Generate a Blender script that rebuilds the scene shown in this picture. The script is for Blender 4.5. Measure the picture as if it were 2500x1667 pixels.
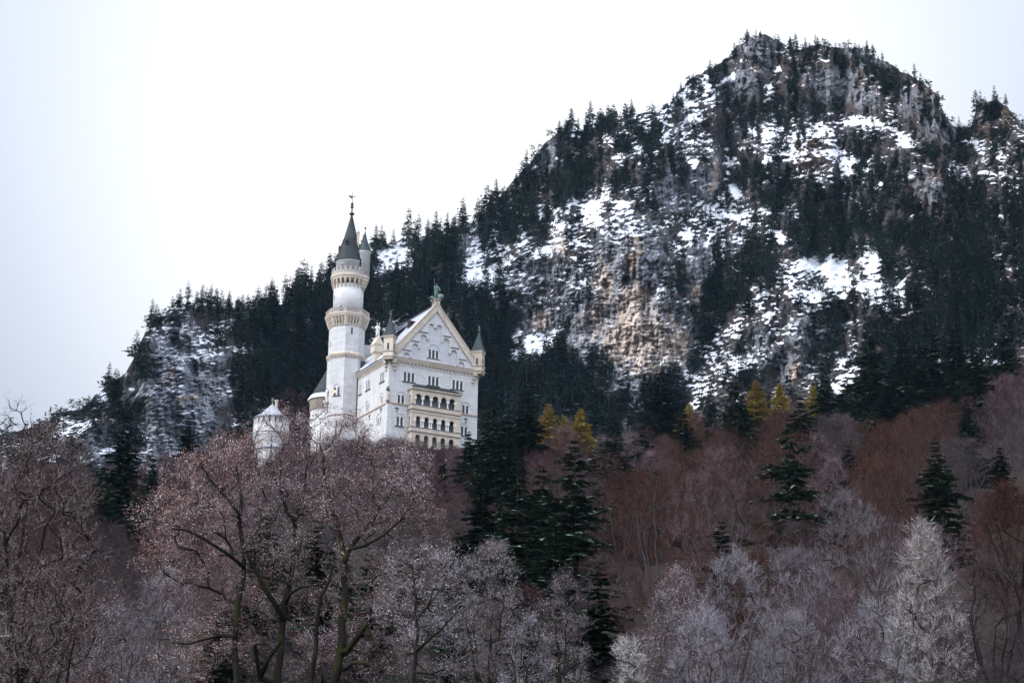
import bpy, bmesh, math, random
import numpy as np
from mathutils import Vector, Matrix
from mathutils.geometry import tessellate_polygon

R = math.radians
S = bpy.context.scene
COL = S.collection
for o in list(bpy.data.objects):
    bpy.data.objects.remove(o)

# ------------------------------------------------------------------ camera
F = 5000.0                      # focal length in pixels of a 2500 px wide frame
PITCH, ROLL = R(17.3), R(0.9)
CAMZ = 1.7
cam = bpy.data.cameras.new("camera")
cam.sensor_width = 36.0
cam.lens = 36.0 * F / 2500.0
cam.clip_start, cam.clip_end = 0.5, 20000
camo = bpy.data.objects.new("camera", cam)
COL.objects.link(camo)
camo.matrix_world = (Matrix.Translation((0, 0, CAMZ)) @ Matrix.Rotation(R(90) + PITCH, 4, 'X')
                     @ Matrix.Rotation(ROLL, 4, 'Z'))
S.camera = camo

# ------------------------------------------------------------------ sky and sun
SUN_EL, SUN_AZ = R(33), R(-112)          # azimuth from +Y, clockwise seen from above
world = bpy.data.worlds.new("World")
S.world = world
world.use_nodes = True
nt = world.node_tree
nt.nodes.clear()
N = nt.nodes.new
wout = N('ShaderNodeOutputWorld')
wbg = N('ShaderNodeBackground')
wbg.inputs['Strength'].default_value = 0.1
sky = N('ShaderNodeTexSky')
sky.sky_type = 'NISHITA'
sky.sun_disc = False
sky.sun_elevation = SUN_EL
sky.sun_rotation = SUN_AZ
sky.dust_density = 4.0
sky.air_density = 1.0
hs = N('ShaderNodeHueSaturation')
hs.inputs['Saturation'].default_value = 0.10
nt.links.new(sky.outputs[0], hs.inputs['Color'])
# even cloud deck: most of the clear-sky gradient is replaced by one grey-white layer
deck = N('ShaderNodeMixRGB')
deck.inputs[0].default_value = 0.8
deck.inputs[2].default_value = (4.5, 5.0, 6.1, 1)
nt.links.new(hs.outputs[0], deck.inputs[1])
# thinner cloud around one bearing, where the sky glows
geo = N('ShaderNodeNewGeometry')
dotn = N('ShaderNodeVectorMath'); dotn.operation = 'DOT_PRODUCT'
gx, gy = (1230 - 1250) / F, (833 - 420) / F
gd = Vector((gx, math.cos(PITCH) - gy * math.sin(PITCH), math.sin(PITCH) + gy * math.cos(PITCH))).normalized()
dotn.inputs[1].default_value = (-gd.x, -gd.y, -gd.z)
nt.links.new(geo.outputs['Incoming'], dotn.inputs[0])
mr = N('ShaderNodeMapRange'); mr.interpolation_type = 'SMOOTHSTEP'
mr.inputs['From Min'].default_value = math.cos(R(15.8))
mr.inputs['From Max'].default_value = math.cos(R(2.0))
nt.links.new(dotn.outputs['Value'], mr.inputs['Value'])
glow = N('ShaderNodeMixRGB'); glow.blend_type = 'MIX'
glow.inputs[2].default_value = (9.0, 9.25, 9.7, 1)
nt.links.new(mr.outputs[0], glow.inputs[0])
# overcast law: brighter towards the zenith; plus an added, unseen bright area behind the viewer that fills the facade
sz = N('ShaderNodeSeparateXYZ'); nt.links.new(geo.outputs['Incoming'], sz.inputs[0])
el = N('ShaderNodeMapRange'); el.inputs['From Min'].default_value = 0.0; el.inputs['From Max'].default_value = -1.0
el.inputs['To Min'].default_value = 0.6; el.inputs['To Max'].default_value = 2.6
nt.links.new(sz.outputs[2], el.inputs['Value'])
dot2 = N('ShaderNodeVectorMath'); dot2.operation = 'DOT_PRODUCT'
bd = Vector((-0.25, -1.0, 0.45)).normalized(); dot2.inputs[1].default_value = (-bd.x, -bd.y, -bd.z)
nt.links.new(geo.outputs['Incoming'], dot2.inputs[0])
bk = N('ShaderNodeMapRange'); bk.interpolation_type = 'SMOOTHSTEP'
for k_, v_ in zip(('From Min', 'From Max', 'To Min', 'To Max'), (-0.25, 0.85, 1.0, 2.7)): bk.inputs[k_].default_value = v_
nt.links.new(dot2.outputs['Value'], bk.inputs['Value'])
mul = N('ShaderNodeMath'); mul.operation = 'MULTIPLY'
nt.links.new(el.outputs[0], mul.inputs[0]); nt.links.new(bk.outputs[0], mul.inputs[1])
dk = N('ShaderNodeMixRGB'); dk.blend_type = 'MULTIPLY'; dk.inputs[0].default_value = 1.0
nt.links.new(deck.outputs[0], dk.inputs[1]); nt.links.new(mul.outputs[0], dk.inputs[2])
nt.links.new(dk.outputs[0], glow.inputs[1])
nt.links.new(glow.outputs[0], wbg.inputs['Color'])
nt.links.new(wbg.outputs[0], wout.inputs[0])

sl = bpy.data.lights.new("sun", 'SUN')
sl.energy = 1.1
sl.angle = R(14)
sl.color = (1.0, 0.97, 0.93)
so = bpy.data.objects.new("sun", sl)
COL.objects.link(so)
sdir = Vector((math.sin(SUN_AZ) * math.cos(SUN_EL), math.cos(SUN_AZ) * math.cos(SUN_EL), math.sin(SUN_EL)))
so.rotation_euler = (-sdir).to_track_quat('-Z', 'Y').to_euler()
so.location = sdir * 300

S.view_settings.view_transform = 'Standard'
S.view_settings.look = 'None'
S.view_settings.exposure = 0.35
S.view_settings.gamma = 1.0
S.cycles.max_bounces = 5
S.cycles.diffuse_bounces = 3
S.cycles.glossy_bounces = 2
S.cycles.transparent_max_bounces = 6
S.render.filter_size = 1.7
S.cycles.volume_bounces = 1
HAZE = 0.000022

# ------------------------------------------------------------------ pixel <-> world helpers (2500 x 1667 frame of the photograph)
cr, sr, cp, sp = math.cos(ROLL), math.sin(ROLL), math.cos(PITCH), math.sin(PITCH)
def rays(px, py):
    U = np.asarray(px, float) - 1250; V = 833.5 - np.asarray(py, float)
    u = (U * cr - V * sr) / F; v = (U * sr + V * cr) / F
    return np.stack([u, cp - v * sp, sp + v * cp], -1)
def at(px, py, Y):
    d = rays(px, py); k = np.asarray(Y, float) / d[..., 1]
    return d * k[..., None] + np.array([0, 0, CAMZ])
def proj(P):
    P = np.asarray(P, float); x = P[..., 0]; z0 = P[..., 2] - CAMZ
    y = P[..., 1] * cp + z0 * sp; z = -P[..., 1] * sp + z0 * cp
    u = F * x / y; v = F * z / y
    return 1250 + u * cr + v * sr, 833.5 - (-u * sr + v * cr)

# ------------------------------------------------------------------ noise
class Perlin:
    def __init__(s, seed):
        g = np.random.RandomState(seed)
        s.p = np.tile(g.permutation(256), 2)
        v = g.normal(size=(256, 3)); s.g = v / np.linalg.norm(v, axis=1)[:, None]
    def __call__(s, x, y, z):
        x, y, z = np.broadcast_arrays(*[np.asarray(a, float) for a in (x, y, z)])
        xi, yi, zi = np.floor(x).astype(int), np.floor(y).astype(int), np.floor(z).astype(int)
        fx, fy, fz = x - xi, y - yi, z - zi
        f = lambda t: t * t * t * (t * (t * 6 - 15) + 10)
        u, v, w = f(fx), f(fy), f(fz)
        out = 0
        for a in (0, 1):
            for b in (0, 1):
                for c in (0, 1):
                    h = s.p[(s.p[(s.p[(xi + a) & 255] + ((yi + b) & 255)) & 511] + ((zi + c) & 255)) & 511]
                    g = s.g[h]
                    d = g[..., 0] * (fx - a) + g[..., 1] * (fy - b) + g[..., 2] * (fz - c)
                    out = out + d * (u if a else 1 - u) * (v if b else 1 - v) * (w if c else 1 - w)
        return out * 1.5
    def fbm(s, x, y, z, o=4, gain=0.5):
        t = 0; a = 1.0; k = 1.0
        for i in range(o):
            t = t + a * s(x * k + 17.3 * i, y * k, z * k); a *= gain; k *= 2.03
        return t
PN = Perlin(5); PM = Perlin(11)

# ------------------------------------------------------------------ materials
def mat(name, base=(0.5, 0.5, 0.5), rough=0.9, spec=0.2, metal=0.0):
    m = bpy.data.materials.new(name); m.use_nodes = True
    b = m.node_tree.nodes['Principled BSDF']
    b.inputs['Base Color'].default_value = (*base, 1); b.inputs['Roughness'].default_value = rough
    b.inputs['Metallic'].default_value = metal
    b.inputs['Specular IOR Level'].default_value = spec
    return m
class G:
    """small node-graph helper"""
    def __init__(s, m):
        s.m = m; s.t = m.node_tree; s.b = s.t.nodes['Principled BSDF']
    def n(s, k, **kw):
        x = s.t.nodes.new(k)
        for a, v in kw.items():
            if a.startswith('_'): setattr(x, a[1:], v)
        return x
    def l(s, a, b): s.t.links.new(a, b)
    def coord(s, out='Object', scale=(1, 1, 1)):
        c = s.n('ShaderNodeTexCoord'); mp = s.n('ShaderNodeMapping'); mp.inputs['Scale'].default_value = scale
        s.l(c.outputs[out], mp.inputs[0]); return mp.outputs[0]
    def world(s, scale=(1, 1, 1)):
        c = s.n('ShaderNodeNewGeometry'); mp = s.n('ShaderNodeMapping'); mp.inputs['Scale'].default_value = scale
        s.l(c.outputs['Position'], mp.inputs[0]); return mp.outputs[0]
    def noise(s, vec, scale, detail=4, rough=0.55):
        x = s.n('ShaderNodeTexNoise'); x.inputs['Scale'].default_value = scale
        x.inputs['Detail'].default_value = detail; x.inputs['Roughness'].default_value = rough
        s.l(vec, x.inputs['Vector']); return x.outputs['Fac']
    def ramp(s, fac, stops):
        x = s.n('ShaderNodeValToRGB'); e = x.color_ramp.elements
        while len(e) < len(stops): e.new(0.5)
        for el, (p, c) in zip(e, stops):
            el.position = p; el.color = (*c, 1) if len(c) == 3 else c
        s.l(fac, x.inputs[0]); return x.outputs[0]
    def mix(s, fac, a, b, mode='MIX'):
        x = s.n('ShaderNodeMixRGB'); x.blend_type = mode
        for i, v in enumerate((fac, a, b)):
            if hasattr(v, 'links'): s.l(v, x.inputs[i])
            elif isinstance(v, (int, float)): x.inputs[i].default_value = v if i == 0 else (v, v, v, 1)
            else: x.inputs[i].default_value = (*v, 1)
        return x.outputs[0]
    def math(s, op, a, b=0.0, clamp=False):
        x = s.n('ShaderNodeMath'); x.operation = op; x.use_clamp = clamp
        for i, v in enumerate((a, b)):
            if hasattr(v, 'links'): s.l(v, x.inputs[i])
            else: x.inputs[i].default_value = v
        return x.outputs[0]
    def rng(s, v, a, b, c=0.0, d=1.0, smooth=True):
        x = s.n('ShaderNodeMapRange'); x.interpolation_type = 'SMOOTHSTEP' if smooth else 'LINEAR'
        s.l(v, x.inputs['Value'])
        for k, q in zip(('From Min', 'From Max', 'To Min', 'To Max'), (a, b, c, d)): x.inputs[k].default_value = q
        return x.outputs[0]
    def attr(s, name):
        x = s.n('ShaderNodeAttribute'); x.attribute_name = name; return x.outputs['Fac']
    def bump(s, h, strength=0.4, dist=0.1):
        x = s.n('ShaderNodeBump'); x.inputs['Strength'].default_value = strength; x.inputs['Distance'].default_value = dist
        s.l(h, x.inputs['Height']); s.l(x.outputs[0], s.b.inputs['Normal'])
    def color(s, c): s.l(c, s.b.inputs['Base Color'])

def stone_mat(name, light, dark, mortar, bw=1.1, bh=0.42, amt=0.5):
    m = mat(name, light, 0.9, 0.15); g = G(m)
    c = g.coord('Object'); sx = g.n('ShaderNodeSeparateXYZ'); g.l(c, sx.inputs[0])
    s_ = g.math('ADD', sx.outputs[0], sx.outputs[1])
    cb = g.n('ShaderNodeCombineXYZ'); g.l(s_, cb.inputs[0]); g.l(sx.outputs[2], cb.inputs[1])
    br = g.n('ShaderNodeTexBrick'); g.l(cb.outputs[0], br.inputs['Vector'])
    br.inputs['Scale'].default_value = 1.0
    br.inputs['Brick Width'].default_value = bw; br.inputs['Row Height'].default_value = bh
    br.inputs['Mortar Size'].default_value = 0.03; br.inputs['Bias'].default_value = 0.0
    br.inputs['Color1'].default_value = (*light, 1); br.inputs['Color2'].default_value = (*dark, 1)
    br.inputs['Mortar'].default_value = (*mortar, 1)
    big = g.noise(g.coord('Object', (1, 1, 0.35)), 0.5, 6, 0.65)
    st = g.ramp(big, [(0.28, (0.66, 0.655, 0.65)), (0.42, (0.87, 0.865, 0.86)), (0.6, (1, 1, 1))])
    g.color(g.mix(amt, br.outputs['Color'], g.mix(1.0, br.outputs['Color'], st, 'MULTIPLY')))
    g.bump(br.outputs['Fac'], -0.25, 0.04)
    return m
M = {}
M['white'] = stone_mat('white_limestone', (0.575, 0.562, 0.54), (0.475, 0.468, 0.455), (0.3888, 0.3924, 0.3996), 1.3, 0.5, .6)
M['whitedark'] = stone_mat('grey_limestone', (0.527, 0.527, 0.5312), (0.4505, 0.4547, 0.4675), (0.3825, 0.391, 0.3995), 0.8, 0.4)
M['tan'] = stone_mat('tan_sandstone', (0.561, 0.4845, 0.3952), (0.476, 0.408, 0.3315), (0.374, 0.323, 0.2635), 1.4, 0.5, 0.8)
M['stained'] = stone_mat('weathered_parapet_stone', (0.42, 0.385, 0.34), (0.33, 0.30, 0.27), (0.25, 0.23, 0.21), .7, .35, .8)
M['pale'] = mat('pale_column_stone', (0.629, 0.612, 0.578), 0.7, 0.3)
M['trim'] = mat('brown_string_course', (0.33, 0.25, 0.2), 0.9, 0.1)
M['sill'] = mat('dark_slate_sill', (0.09, 0.09, 0.105), 0.8, 0.2)
M['glass'] = mat('dark_window_glass', (0.012, 0.013, 0.018), 0.25, 0.5)
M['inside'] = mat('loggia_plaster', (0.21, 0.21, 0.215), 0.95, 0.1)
M['wood'] = mat('dark_timber', (0.025, 0.015, 0.0125), 0.8, 0.2)
M['gold'] = mat('gilded_metal', (0.5, 0.35, 0.12), 0.4, 0.5, 0.6)
def copper_mat(name, a, b, c):
    m = mat(name, a, 0.6, 0.3); g = G(m)
    v = g.coord('Object', (1, 1, 0.25))
    g.color(g.ramp(g.noise(v, 1.3, 6, 0.65), [(0.3, a), (0.52, b), (0.72, c)])); return m
M['spire'] = copper_mat('dark_green_copper', (0.0048, 0.0072, 0.0078), (0.0078, 0.0132, 0.0138), (0.015, 0.0255, 0.0255))
M['turretroof'] = copper_mat('green_copper', (0.01116, 0.01934, 0.02158), (0.0186, 0.03348, 0.03534), (0.0372, 0.06324, 0.06138))
M['bronze'] = copper_mat('patinated_bronze', (0.05, 0.075, 0.065), (0.12, 0.2, 0.16), (0.25, 0.36, 0.3))
M['iron'] = mat('black_iron', (0.02, 0.021, 0.025), 0.5, 0.4)
def roof_mat():
    m = mat('slate_roof_sheet', (0.3, 0.32, 0.36), 0.75, 0.3); g = G(m)
    w = g.n('ShaderNodeTexWave'); w.bands_direction = 'Y'; w.inputs['Scale'].default_value = 0.9
    g.l(g.coord('Object'), w.inputs['Vector'])
    n_ = g.noise(g.coord('Object', (1, 1, 0.4)), 0.7, 6)
    g.color(g.mix(1.0, g.ramp(n_, [(0.3, (0.24, 0.255, 0.29)), (0.7, (0.36, 0.38, 0.42))]),
                  g.ramp(w.outputs['Fac'], [(0.0, (0.8, 0.8, 0.8)), (0.2, (1, 1, 1))]), 'MULTIPLY')); return m
M['roof'] = roof_mat()
M['darkroof'] = mat('dark_metal_roof', (0.035, 0.04, 0.05), 0.6, 0.4)
M['snow'] = mat('snow', (0.88, 0.89, 0.91), 0.8, 0.2)

def bark_mat(name, a, b, moss=None, scale=2.0, amount=0.5):
    m = mat(name, a, 0.95, 0.1); g = G(m)
    c = g.ramp(g.noise(g.world((1, 1, 0.3)), scale, 5, 0.65), [(0.35, a), (0.7, b)])
    if moss:
        k = g.rng(g.noise(g.world(), 0.9, 5, 0.6), 0.62 - amount * 0.3, 0.72 - amount * 0.3)
        c = g.mix(k, c, moss)
    g.color(c); return m
M['bark_oak'] = bark_mat('mossy_oak_bark', (0.006696, 0.00558, 0.004836), (0.02046, 0.01748, 0.01414), (0.01562, 0.01637, 0.005208))
M['bark_grey'] = bark_mat('grey_bark', (0.02805, 0.02356, 0.02356), (0.06732, 0.0561, 0.0561))
M['bark_dark'] = bark_mat('dark_bark', (0.0054, 0.00432, 0.00378), (0.0135, 0.0108, 0.00945))
M['bark_spruce'] = bark_mat('spruce_bark', (0.03, 0.0228, 0.0192), (0.078, 0.063, 0.057))

def tone_mat(name, stops, wscale=0.25, wamt=0.35, objvar=0.25, rough=0.95):
    """colour by a per-face random tone, shifted by a slow noise in space and a value per object"""
    m = mat(name, stops[0][1], rough, 0.08); g = G(m)
    t = g.attr('tone')
    oi = g.n('ShaderNodeObjectInfo')
    w = g.math('SUBTRACT', g.noise(g.world(), wscale, 3), 0.5)
    t2 = g.math('ADD', t, g.math('MULTIPLY', w, wamt * 2))
    t3 = g.math('ADD', t2, g.math('MULTIPLY', g.math('SUBTRACT', oi.outputs['Random'], 0.5), objvar), True)
    g.color(g.ramp(t3, stops)); return m
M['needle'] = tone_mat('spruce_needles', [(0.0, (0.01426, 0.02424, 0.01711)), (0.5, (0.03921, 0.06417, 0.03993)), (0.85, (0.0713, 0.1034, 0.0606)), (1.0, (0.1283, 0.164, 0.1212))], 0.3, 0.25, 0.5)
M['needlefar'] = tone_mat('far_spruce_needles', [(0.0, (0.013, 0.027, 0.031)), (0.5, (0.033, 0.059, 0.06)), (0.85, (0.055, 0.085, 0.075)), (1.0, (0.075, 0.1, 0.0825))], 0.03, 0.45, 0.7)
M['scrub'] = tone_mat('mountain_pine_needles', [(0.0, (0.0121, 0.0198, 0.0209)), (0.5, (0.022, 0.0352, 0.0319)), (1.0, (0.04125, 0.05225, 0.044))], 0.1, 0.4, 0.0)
M['larch'] = tone_mat('yellow_larch_needles', [(0.0, (0.22, 0.17, 0.055)), (0.5, (0.43, 0.345, 0.115)), (1.0, (0.54, 0.46, 0.21))], 0.2, 0.3, 0.3)
M['beech'] = tone_mat('bare_beech_twigs', [(0.0, (0.01476, 0.00656, 0.00738)), (0.4, (0.041, 0.01886, 0.01886)), (0.7, (0.0697, 0.03362, 0.03362)), (0.88, (0.0984, 0.05904, 0.06232)), (1.0, (0.205, 0.1599, 0.1763))], 0.05, 0.4, 0.6)
M['beechred'] = tone_mat('rusty_beech_twigs', [(0.0, (0.01932, 0.007451, 0.00552)), (0.5, (0.04554, 0.01821, 0.01269)), (1.0, (0.06902, 0.03587, 0.0276))], 0.08, 0.4, 0.5)
M['beechgrey'] = tone_mat('greyish_beech_twigs', [(0.0, (0.0204, 0.0136, 0.0136)), (0.5, (0.04216, 0.02992, 0.03128)), (1.0, (0.08432, 0.06938, 0.07347))], 0.08, 0.4, 0.5)
M['frost'] = tone_mat('hoar_frosted_twigs', [(0.0, (0.03794, 0.02732, 0.02845)), (0.4, (0.1138, 0.0949, 0.1043)), (0.75, (0.1897, 0.1708, 0.1859)), (1.0, (0.2656, 0.2504, 0.2732))], 0.15, 0.5, 0.25)
M['frostwarm'] = tone_mat('pale_frosted_twigs', [(0.0, (0.09435, 0.06739, 0.05728)), (0.45, (0.2426, 0.2089, 0.1921)), (1.0, (0.4853, 0.465, 0.4582))], 0.15, 0.4, 0.2)
M['oakleaf'] = tone_mat('frosted_oak_leaves', [(0.0, (0.045, 0.014, 0.010)), (0.25, (0.12, 0.058, 0.046)), (0.55, (0.255, 0.165, 0.155)), (0.85, (0.41, 0.32, 0.325)), (1.0, (0.54, 0.48, 0.50))], 0.55, 0.8, 0.1)
M['oakpink'] = tone_mat('frosted_pink_oak_leaves', [(0.0, (0.06, 0.018, 0.012)), (0.25, (0.19, 0.085, 0.062)), (0.55, (0.38, 0.235, 0.205)), (0.85, (0.51, 0.38, 0.37)), (1.0, (0.60, 0.50, 0.51))], 0.55, 0.8, 0.1)
M['oakgrey'] = tone_mat('frosted_grey_leaves', [(0.0, (0.03, 0.02, 0.018)), (0.3, (0.09, 0.07, 0.068)), (0.62, (0.20, 0.172, 0.182)), (1.0, (0.44, 0.41, 0.45))], 0.5, 0.8, 0.1)
M['oakdark'] = tone_mat('edge_dimmed_brown_oak_leaves', [(0.0, (0.021, 0.00924, 0.00672)), (0.4, (0.0588, 0.0315, 0.0231)), (0.75, (0.1008, 0.0672, 0.0588)), (1.0, (0.1596, 0.1386, 0.147))], 0.2, 0.45, 0.15)  # brown leaves, dimmed further: frame-edge darkening put into the colour
M['oaktwig'] = tone_mat('oak_twigs', [(0.0, (0.051, 0.03876, 0.03468)), (0.6, (0.153, 0.1224, 0.1173)), (1.0, (0.4284, 0.3876, 0.3978))], 0.2, 0.4, 0.1)

# ------------------------------------------------------------------ object helpers
def tag(o, label=None, cat=None, group=None, kind=None):
    if label: o['label'] = label
    if cat: o['category'] = cat
    if group: o['group'] = group
    if kind: o['kind'] = kind
    return o
def empty(name, loc, rz=0.0):
    o = bpy.data.objects.new(name, None); COL.objects.link(o)
    o.location = loc; o.rotation_euler = (0, 0, rz); o.empty_display_size = 0.5
    return o
def link(name, me, parent=None):
    o = bpy.data.objects.new(name, me); COL.objects.link(o)
    if parent is not None: o.parent = parent
    return o
def npmesh(name, V, Q=None, T=None, mats=(), tone=None, midx=None, smooth=False):
    """mesh from numpy arrays: V verts, Q quads, T triangles; tone per face"""
    V = np.asarray(V, np.float32)
    parts, sizes = [], []
    if Q is not None and len(Q): parts.append(np.asarray(Q, np.int32).ravel()); sizes.append(np.full(len(Q), 4, np.int32))
    if T is not None and len(T): parts.append(np.asarray(T, np.int32).ravel()); sizes.append(np.full(len(T), 3, np.int32))
    loops = np.concatenate(parts); sz = np.concatenate(sizes)
    me = bpy.data.meshes.new(name)
    me.vertices.add(len(V)); me.vertices.foreach_set('co', V.ravel())
    me.loops.add(len(loops)); me.loops.foreach_set('vertex_index', loops)
    me.polygons.add(len(sz))
    st = np.zeros(len(sz), np.int32); st[1:] = np.cumsum(sz)[:-1]
    me.polygons.foreach_set('loop_start', st); me.polygons.foreach_set('loop_total', sz)
    if midx is not None: me.polygons.foreach_set('material_index', np.asarray(midx, np.int32))
    me.polygons.foreach_set('use_smooth', np.full(len(sz), smooth))
    for m in mats: me.materials.append(m)
    if tone is not None:
        a = me.attributes.new('tone', 'FLOAT', 'FACE'); a.data.foreach_set('value', np.asarray(tone, np.float32))
    me.update(calc_edges=True)
    return me

class MB:
    """collects simple solids, then links them as one mesh object"""
    def __init__(s): s.v = []; s.f = []
    def add(s, v, f):
        k = len(s.v); s.v += [tuple(p) for p in v]; s.f += [tuple(i + k for i in q) for q in f]; return s
    def box(s, x0, x1, y0, y1, z0, z1):
        v = [(x, y, z) for x in (x0, x1) for y in (y0, y1) for z in (z0, z1)]
        return s.add(v, [(0, 1, 3, 2), (4, 6, 7, 5), (0, 4, 5, 1), (2, 3, 7, 6), (0, 2, 6, 4), (1, 5, 7, 3)])
    def lathe(s, prof, n=24, c=(0, 0), rot=0.0, cap=True):
        v = []; f = []
        for r_, z in prof:
            for i in range(n):
                a = rot + 2 * math.pi * i / n
                v.append((c[0] + r_ * math.cos(a), c[1] + r_ * math.sin(a), z))
        for j in range(len(prof) - 1):
            for i in range(n):
                k = (i + 1) % n
                f.append((j * n + i, j * n + k, (j + 1) * n + k, (j + 1) * n + i))
        if cap:
            f.append(tuple(range(n))[::-1]); f.append(tuple((len(prof) - 1) * n + i for i in range(n)))
        return s.add(v, f)
    def tube(s, pts, rad, n=8):
        P = [Vector(p) for p in pts]; v = []; f = []
        for i, p in enumerate(P):
            d = (P[min(i + 1, len(P) - 1)] - P[max(i - 1, 0)]).normalized()
            a = d.orthogonal().normalized(); b = d.cross(a)
            r_ = rad[i] if hasattr(rad, '__len__') else rad
            for k in range(n):
                t = 2 * math.pi * k / n; v.append(p + (a * math.cos(t) + b * math.sin(t)) * r_)
        for i in range(len(P) - 1):
            for k in range(n):
                q = (k + 1) % n
                f.append((i * n + k, i * n + q, (i + 1) * n + q, (i + 1) * n + k))
        f.append(tuple(range(n))[::-1]); f.append(tuple((len(P) - 1) * n + k for k in range(n)))
        return s.add(v, f)
    def plate(s, outline, holes, O, e1, e2, n, d0, d1):
        """flat slab with openings; 2-D outline in the e1,e2 frame, from depth d0 to d1 along n"""
        loops = [outline] + list(holes)
        tri = tessellate_polygon([[Vector((a, b, 0)) for a, b in L] for L in loops])
        flat = [p for L in loops for p in L]; m = len(flat)
        O, e1, e2, n = map(Vector, (O, e1, e2, n))
        v = [O + e1 * a + e2 * b + n * d for d in (d0, d1) for a, b in flat]
        f = [tuple(t) for t in tri] + [tuple(i + m for i in t[::-1]) for t in tri]
        k = 0
        for L in loops:
            for i in range(len(L)):
                j = (i + 1) % len(L); f.append((k + i, k + j, k + j + m, k + i + m))
            k += len(L)
        return s.add(v, f)
    def build(s, name, m, parent=None, smooth=False, zo=0.0):
        me = bpy.data.meshes.new(name)
        me.from_pydata([(x, y, z + zo) for x, y, z in s.v], [], s.f)
        bm = bmesh.new(); bm.from_mesh(me); bmesh.ops.recalc_face_normals(bm, faces=bm.faces); bm.to_mesh(me); bm.free()
        me.materials.append(m)
        if smooth:
            for p in me.polygons: p.use_smooth = len(p.vertices) == 4
        return link(name, me, parent)
def arch(c, z0, zt, w, n=8):
    r_ = w / 2; zs = zt - r_
    return [(c - r_, z0), (c + r_, z0)] + [(c + r_ * math.cos(math.pi * i / n), zs + r_ * math.sin(math.pi * i / n)) for i in range(n + 1)]
def arch_ring(c, zs, r0, r1, n=12):
    o = [(c + r1 * math.cos(math.pi * i / n), zs + r1 * math.sin(math.pi * i / n)) for i in range(n + 1)]
    return o + [(c + r0 * math.cos(math.pi * i / n), zs + r0 * math.sin(math.pi * i / n)) for i in range(n, -1, -1)]

# ------------------------------------------------------------------ the castle (metres, in a frame set on the near corner of the palace)
CA = R(28.403)
CC = np.array([-26.8185, 430.0, 119.6047 + CAMZ])
CU = np.array([math.cos(CA), math.sin(CA), 0]); CV = np.array([-math.sin(CA), math.cos(CA), 0])
def castle_pt(x, y, z): return CC + CU * x + CV * y + np.array([0, 0, z])
ZB = 14.0
palace = tag(empty('castle_palace', castle_pt(0, 0, -ZB), CA),
             'white stone castle palace with tall stepped gable and two-storey tan balcony', 'castle')
X, Y, Z = (1, 0, 0), (0, 1, 0), (0, 0, 1)
FAC = dict(O=(0, 0, 0), e1=X, e2=Z, n=(0, -1, 0))
LEF = dict(O=(0, 0, 0), e1=Y, e2=Z, n=(-1, 0, 0))
def P_(name, mb, m, parent=palace, smooth=False): return mb.build(name, M[m], parent, smooth, ZB)

def window(frame, cs, z0, zt, w, hood=None, sill=True, label=None):
    """cs: centres of the lights. Returns the openings to cut and a builder of the window part."""
    holes = [arch(c, z0, zt, w) for c in cs]
    def make():
        b = MB()
        for c in cs:
            b.plate(arch_ring(c, zt - w / 2, w / 2, w / 2 + 0.13), [], d0=0.0, d1=0.06, **frame)
        if hood:
            cx = sum(cs) / len(cs); half = (cs[-1] - cs[0]) / 2 + w / 2 + 0.25
            b.plate(arch_ring(cx, hood - half, half, half + 0.16), [], d0=0.0, d1=0.1, **frame)
        win = P_('window', b, 'whitedark')
        c0, c1 = cs[0] - w / 2 - 0.2, cs[-1] + w / 2 + 0.2
        g = MB(); g.plate([(c0, z0 - .1), (c1, z0 - .1), (c1, zt + .1), (c0, zt + .1)], [], d0=-0.22 if frame is not LEF else -.12, d1=-0.17 if frame is not LEF else -.07, **frame)
        P_('pane', g, 'glass', win)
        if sill:
            s = MB(); s.plate([(c0 - .1, z0 - .2), (c1 + .1, z0 - .2), (c1 + .1, z0 - .02), (c0 - .1, z0 - .02)], [], d0=0.0, d1=0.22, **frame)
            P_('sill', s, 'sill', win)
        for a in [(cs[i] + cs[i + 1]) / 2 for i in range(len(cs) - 1)] + [cs[0] - w / 2 - .1, cs[-1] + w / 2 + .1]:
            k = MB(); zs = zt - w / 2
            k.plate([(a - .2, z0), (a + .2, z0), (a + .13, z0 + .2), (a + .12, zs - .25), (a + .24, zs), (a - .24, zs), (a - .12, zs - .25), (a - .13, z0 + .2)], [], d0=-0.12 if frame is not LEF else -.06, d1=0.08 if frame is not LEF else .04, **frame)
            P_('column', k, 'pale', win)
    return holes, make
makers = []
fh, gh, lh = [], [], []
def add(frame, store, *a, **k):
    h, mk = window(frame, *a, **k); store.extend(h); makers.append(mk)
for c in (4.85, 10.85, 16.85): add(FAC, fh, [c - .98, c, c + .98], 5.45, 7.5, 0.66)
for c in (3.05, 18.93): add(FAC, fh, [c - .48, c + .48], 0.2, 2.05, 0.66, hood=2.85, sill=False)
for c in (2.95, 18.70): add(FAC, fh, [c - .48, c + .48], -4.85, -2.85, 0.66, hood=-2.1)
GB = dict(O=(0, 0.34, 0), e1=X, e2=Z, n=(0, -1, 0))
hg, mk = window(GB, [9.93, 10.85, 11.77], 11.8, 13.75, 0.66, hood=15.0); gh += hg; makers.append(mk)
for c, n_ in ((3.4, 3), (10.75, 3)): add(LEF, lh, [c + (i - 1) * .82 for i in range(n_)], 5.5, 7.6, 0.5)
add(LEF, lh, [14.55, 15.2], 5.4, 7.6, 0.45)
add(LEF, lh, [2.85, 3.55], 0.5, 2.1, 0.5, hood=2.95, sill=False)
add(LEF, lh, [10.3, 11.05], 0.45, 2.0, 0.5, hood=2.8, sill=False)
add(LEF, lh, [14.55, 15.15], 0.45, 2.2, 0.42, sill=False)
add(LEF, lh, [3.6, 4.4, 5.2], -4.2, -2.5, 0.5, hood=-1.6, sill=False)
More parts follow.
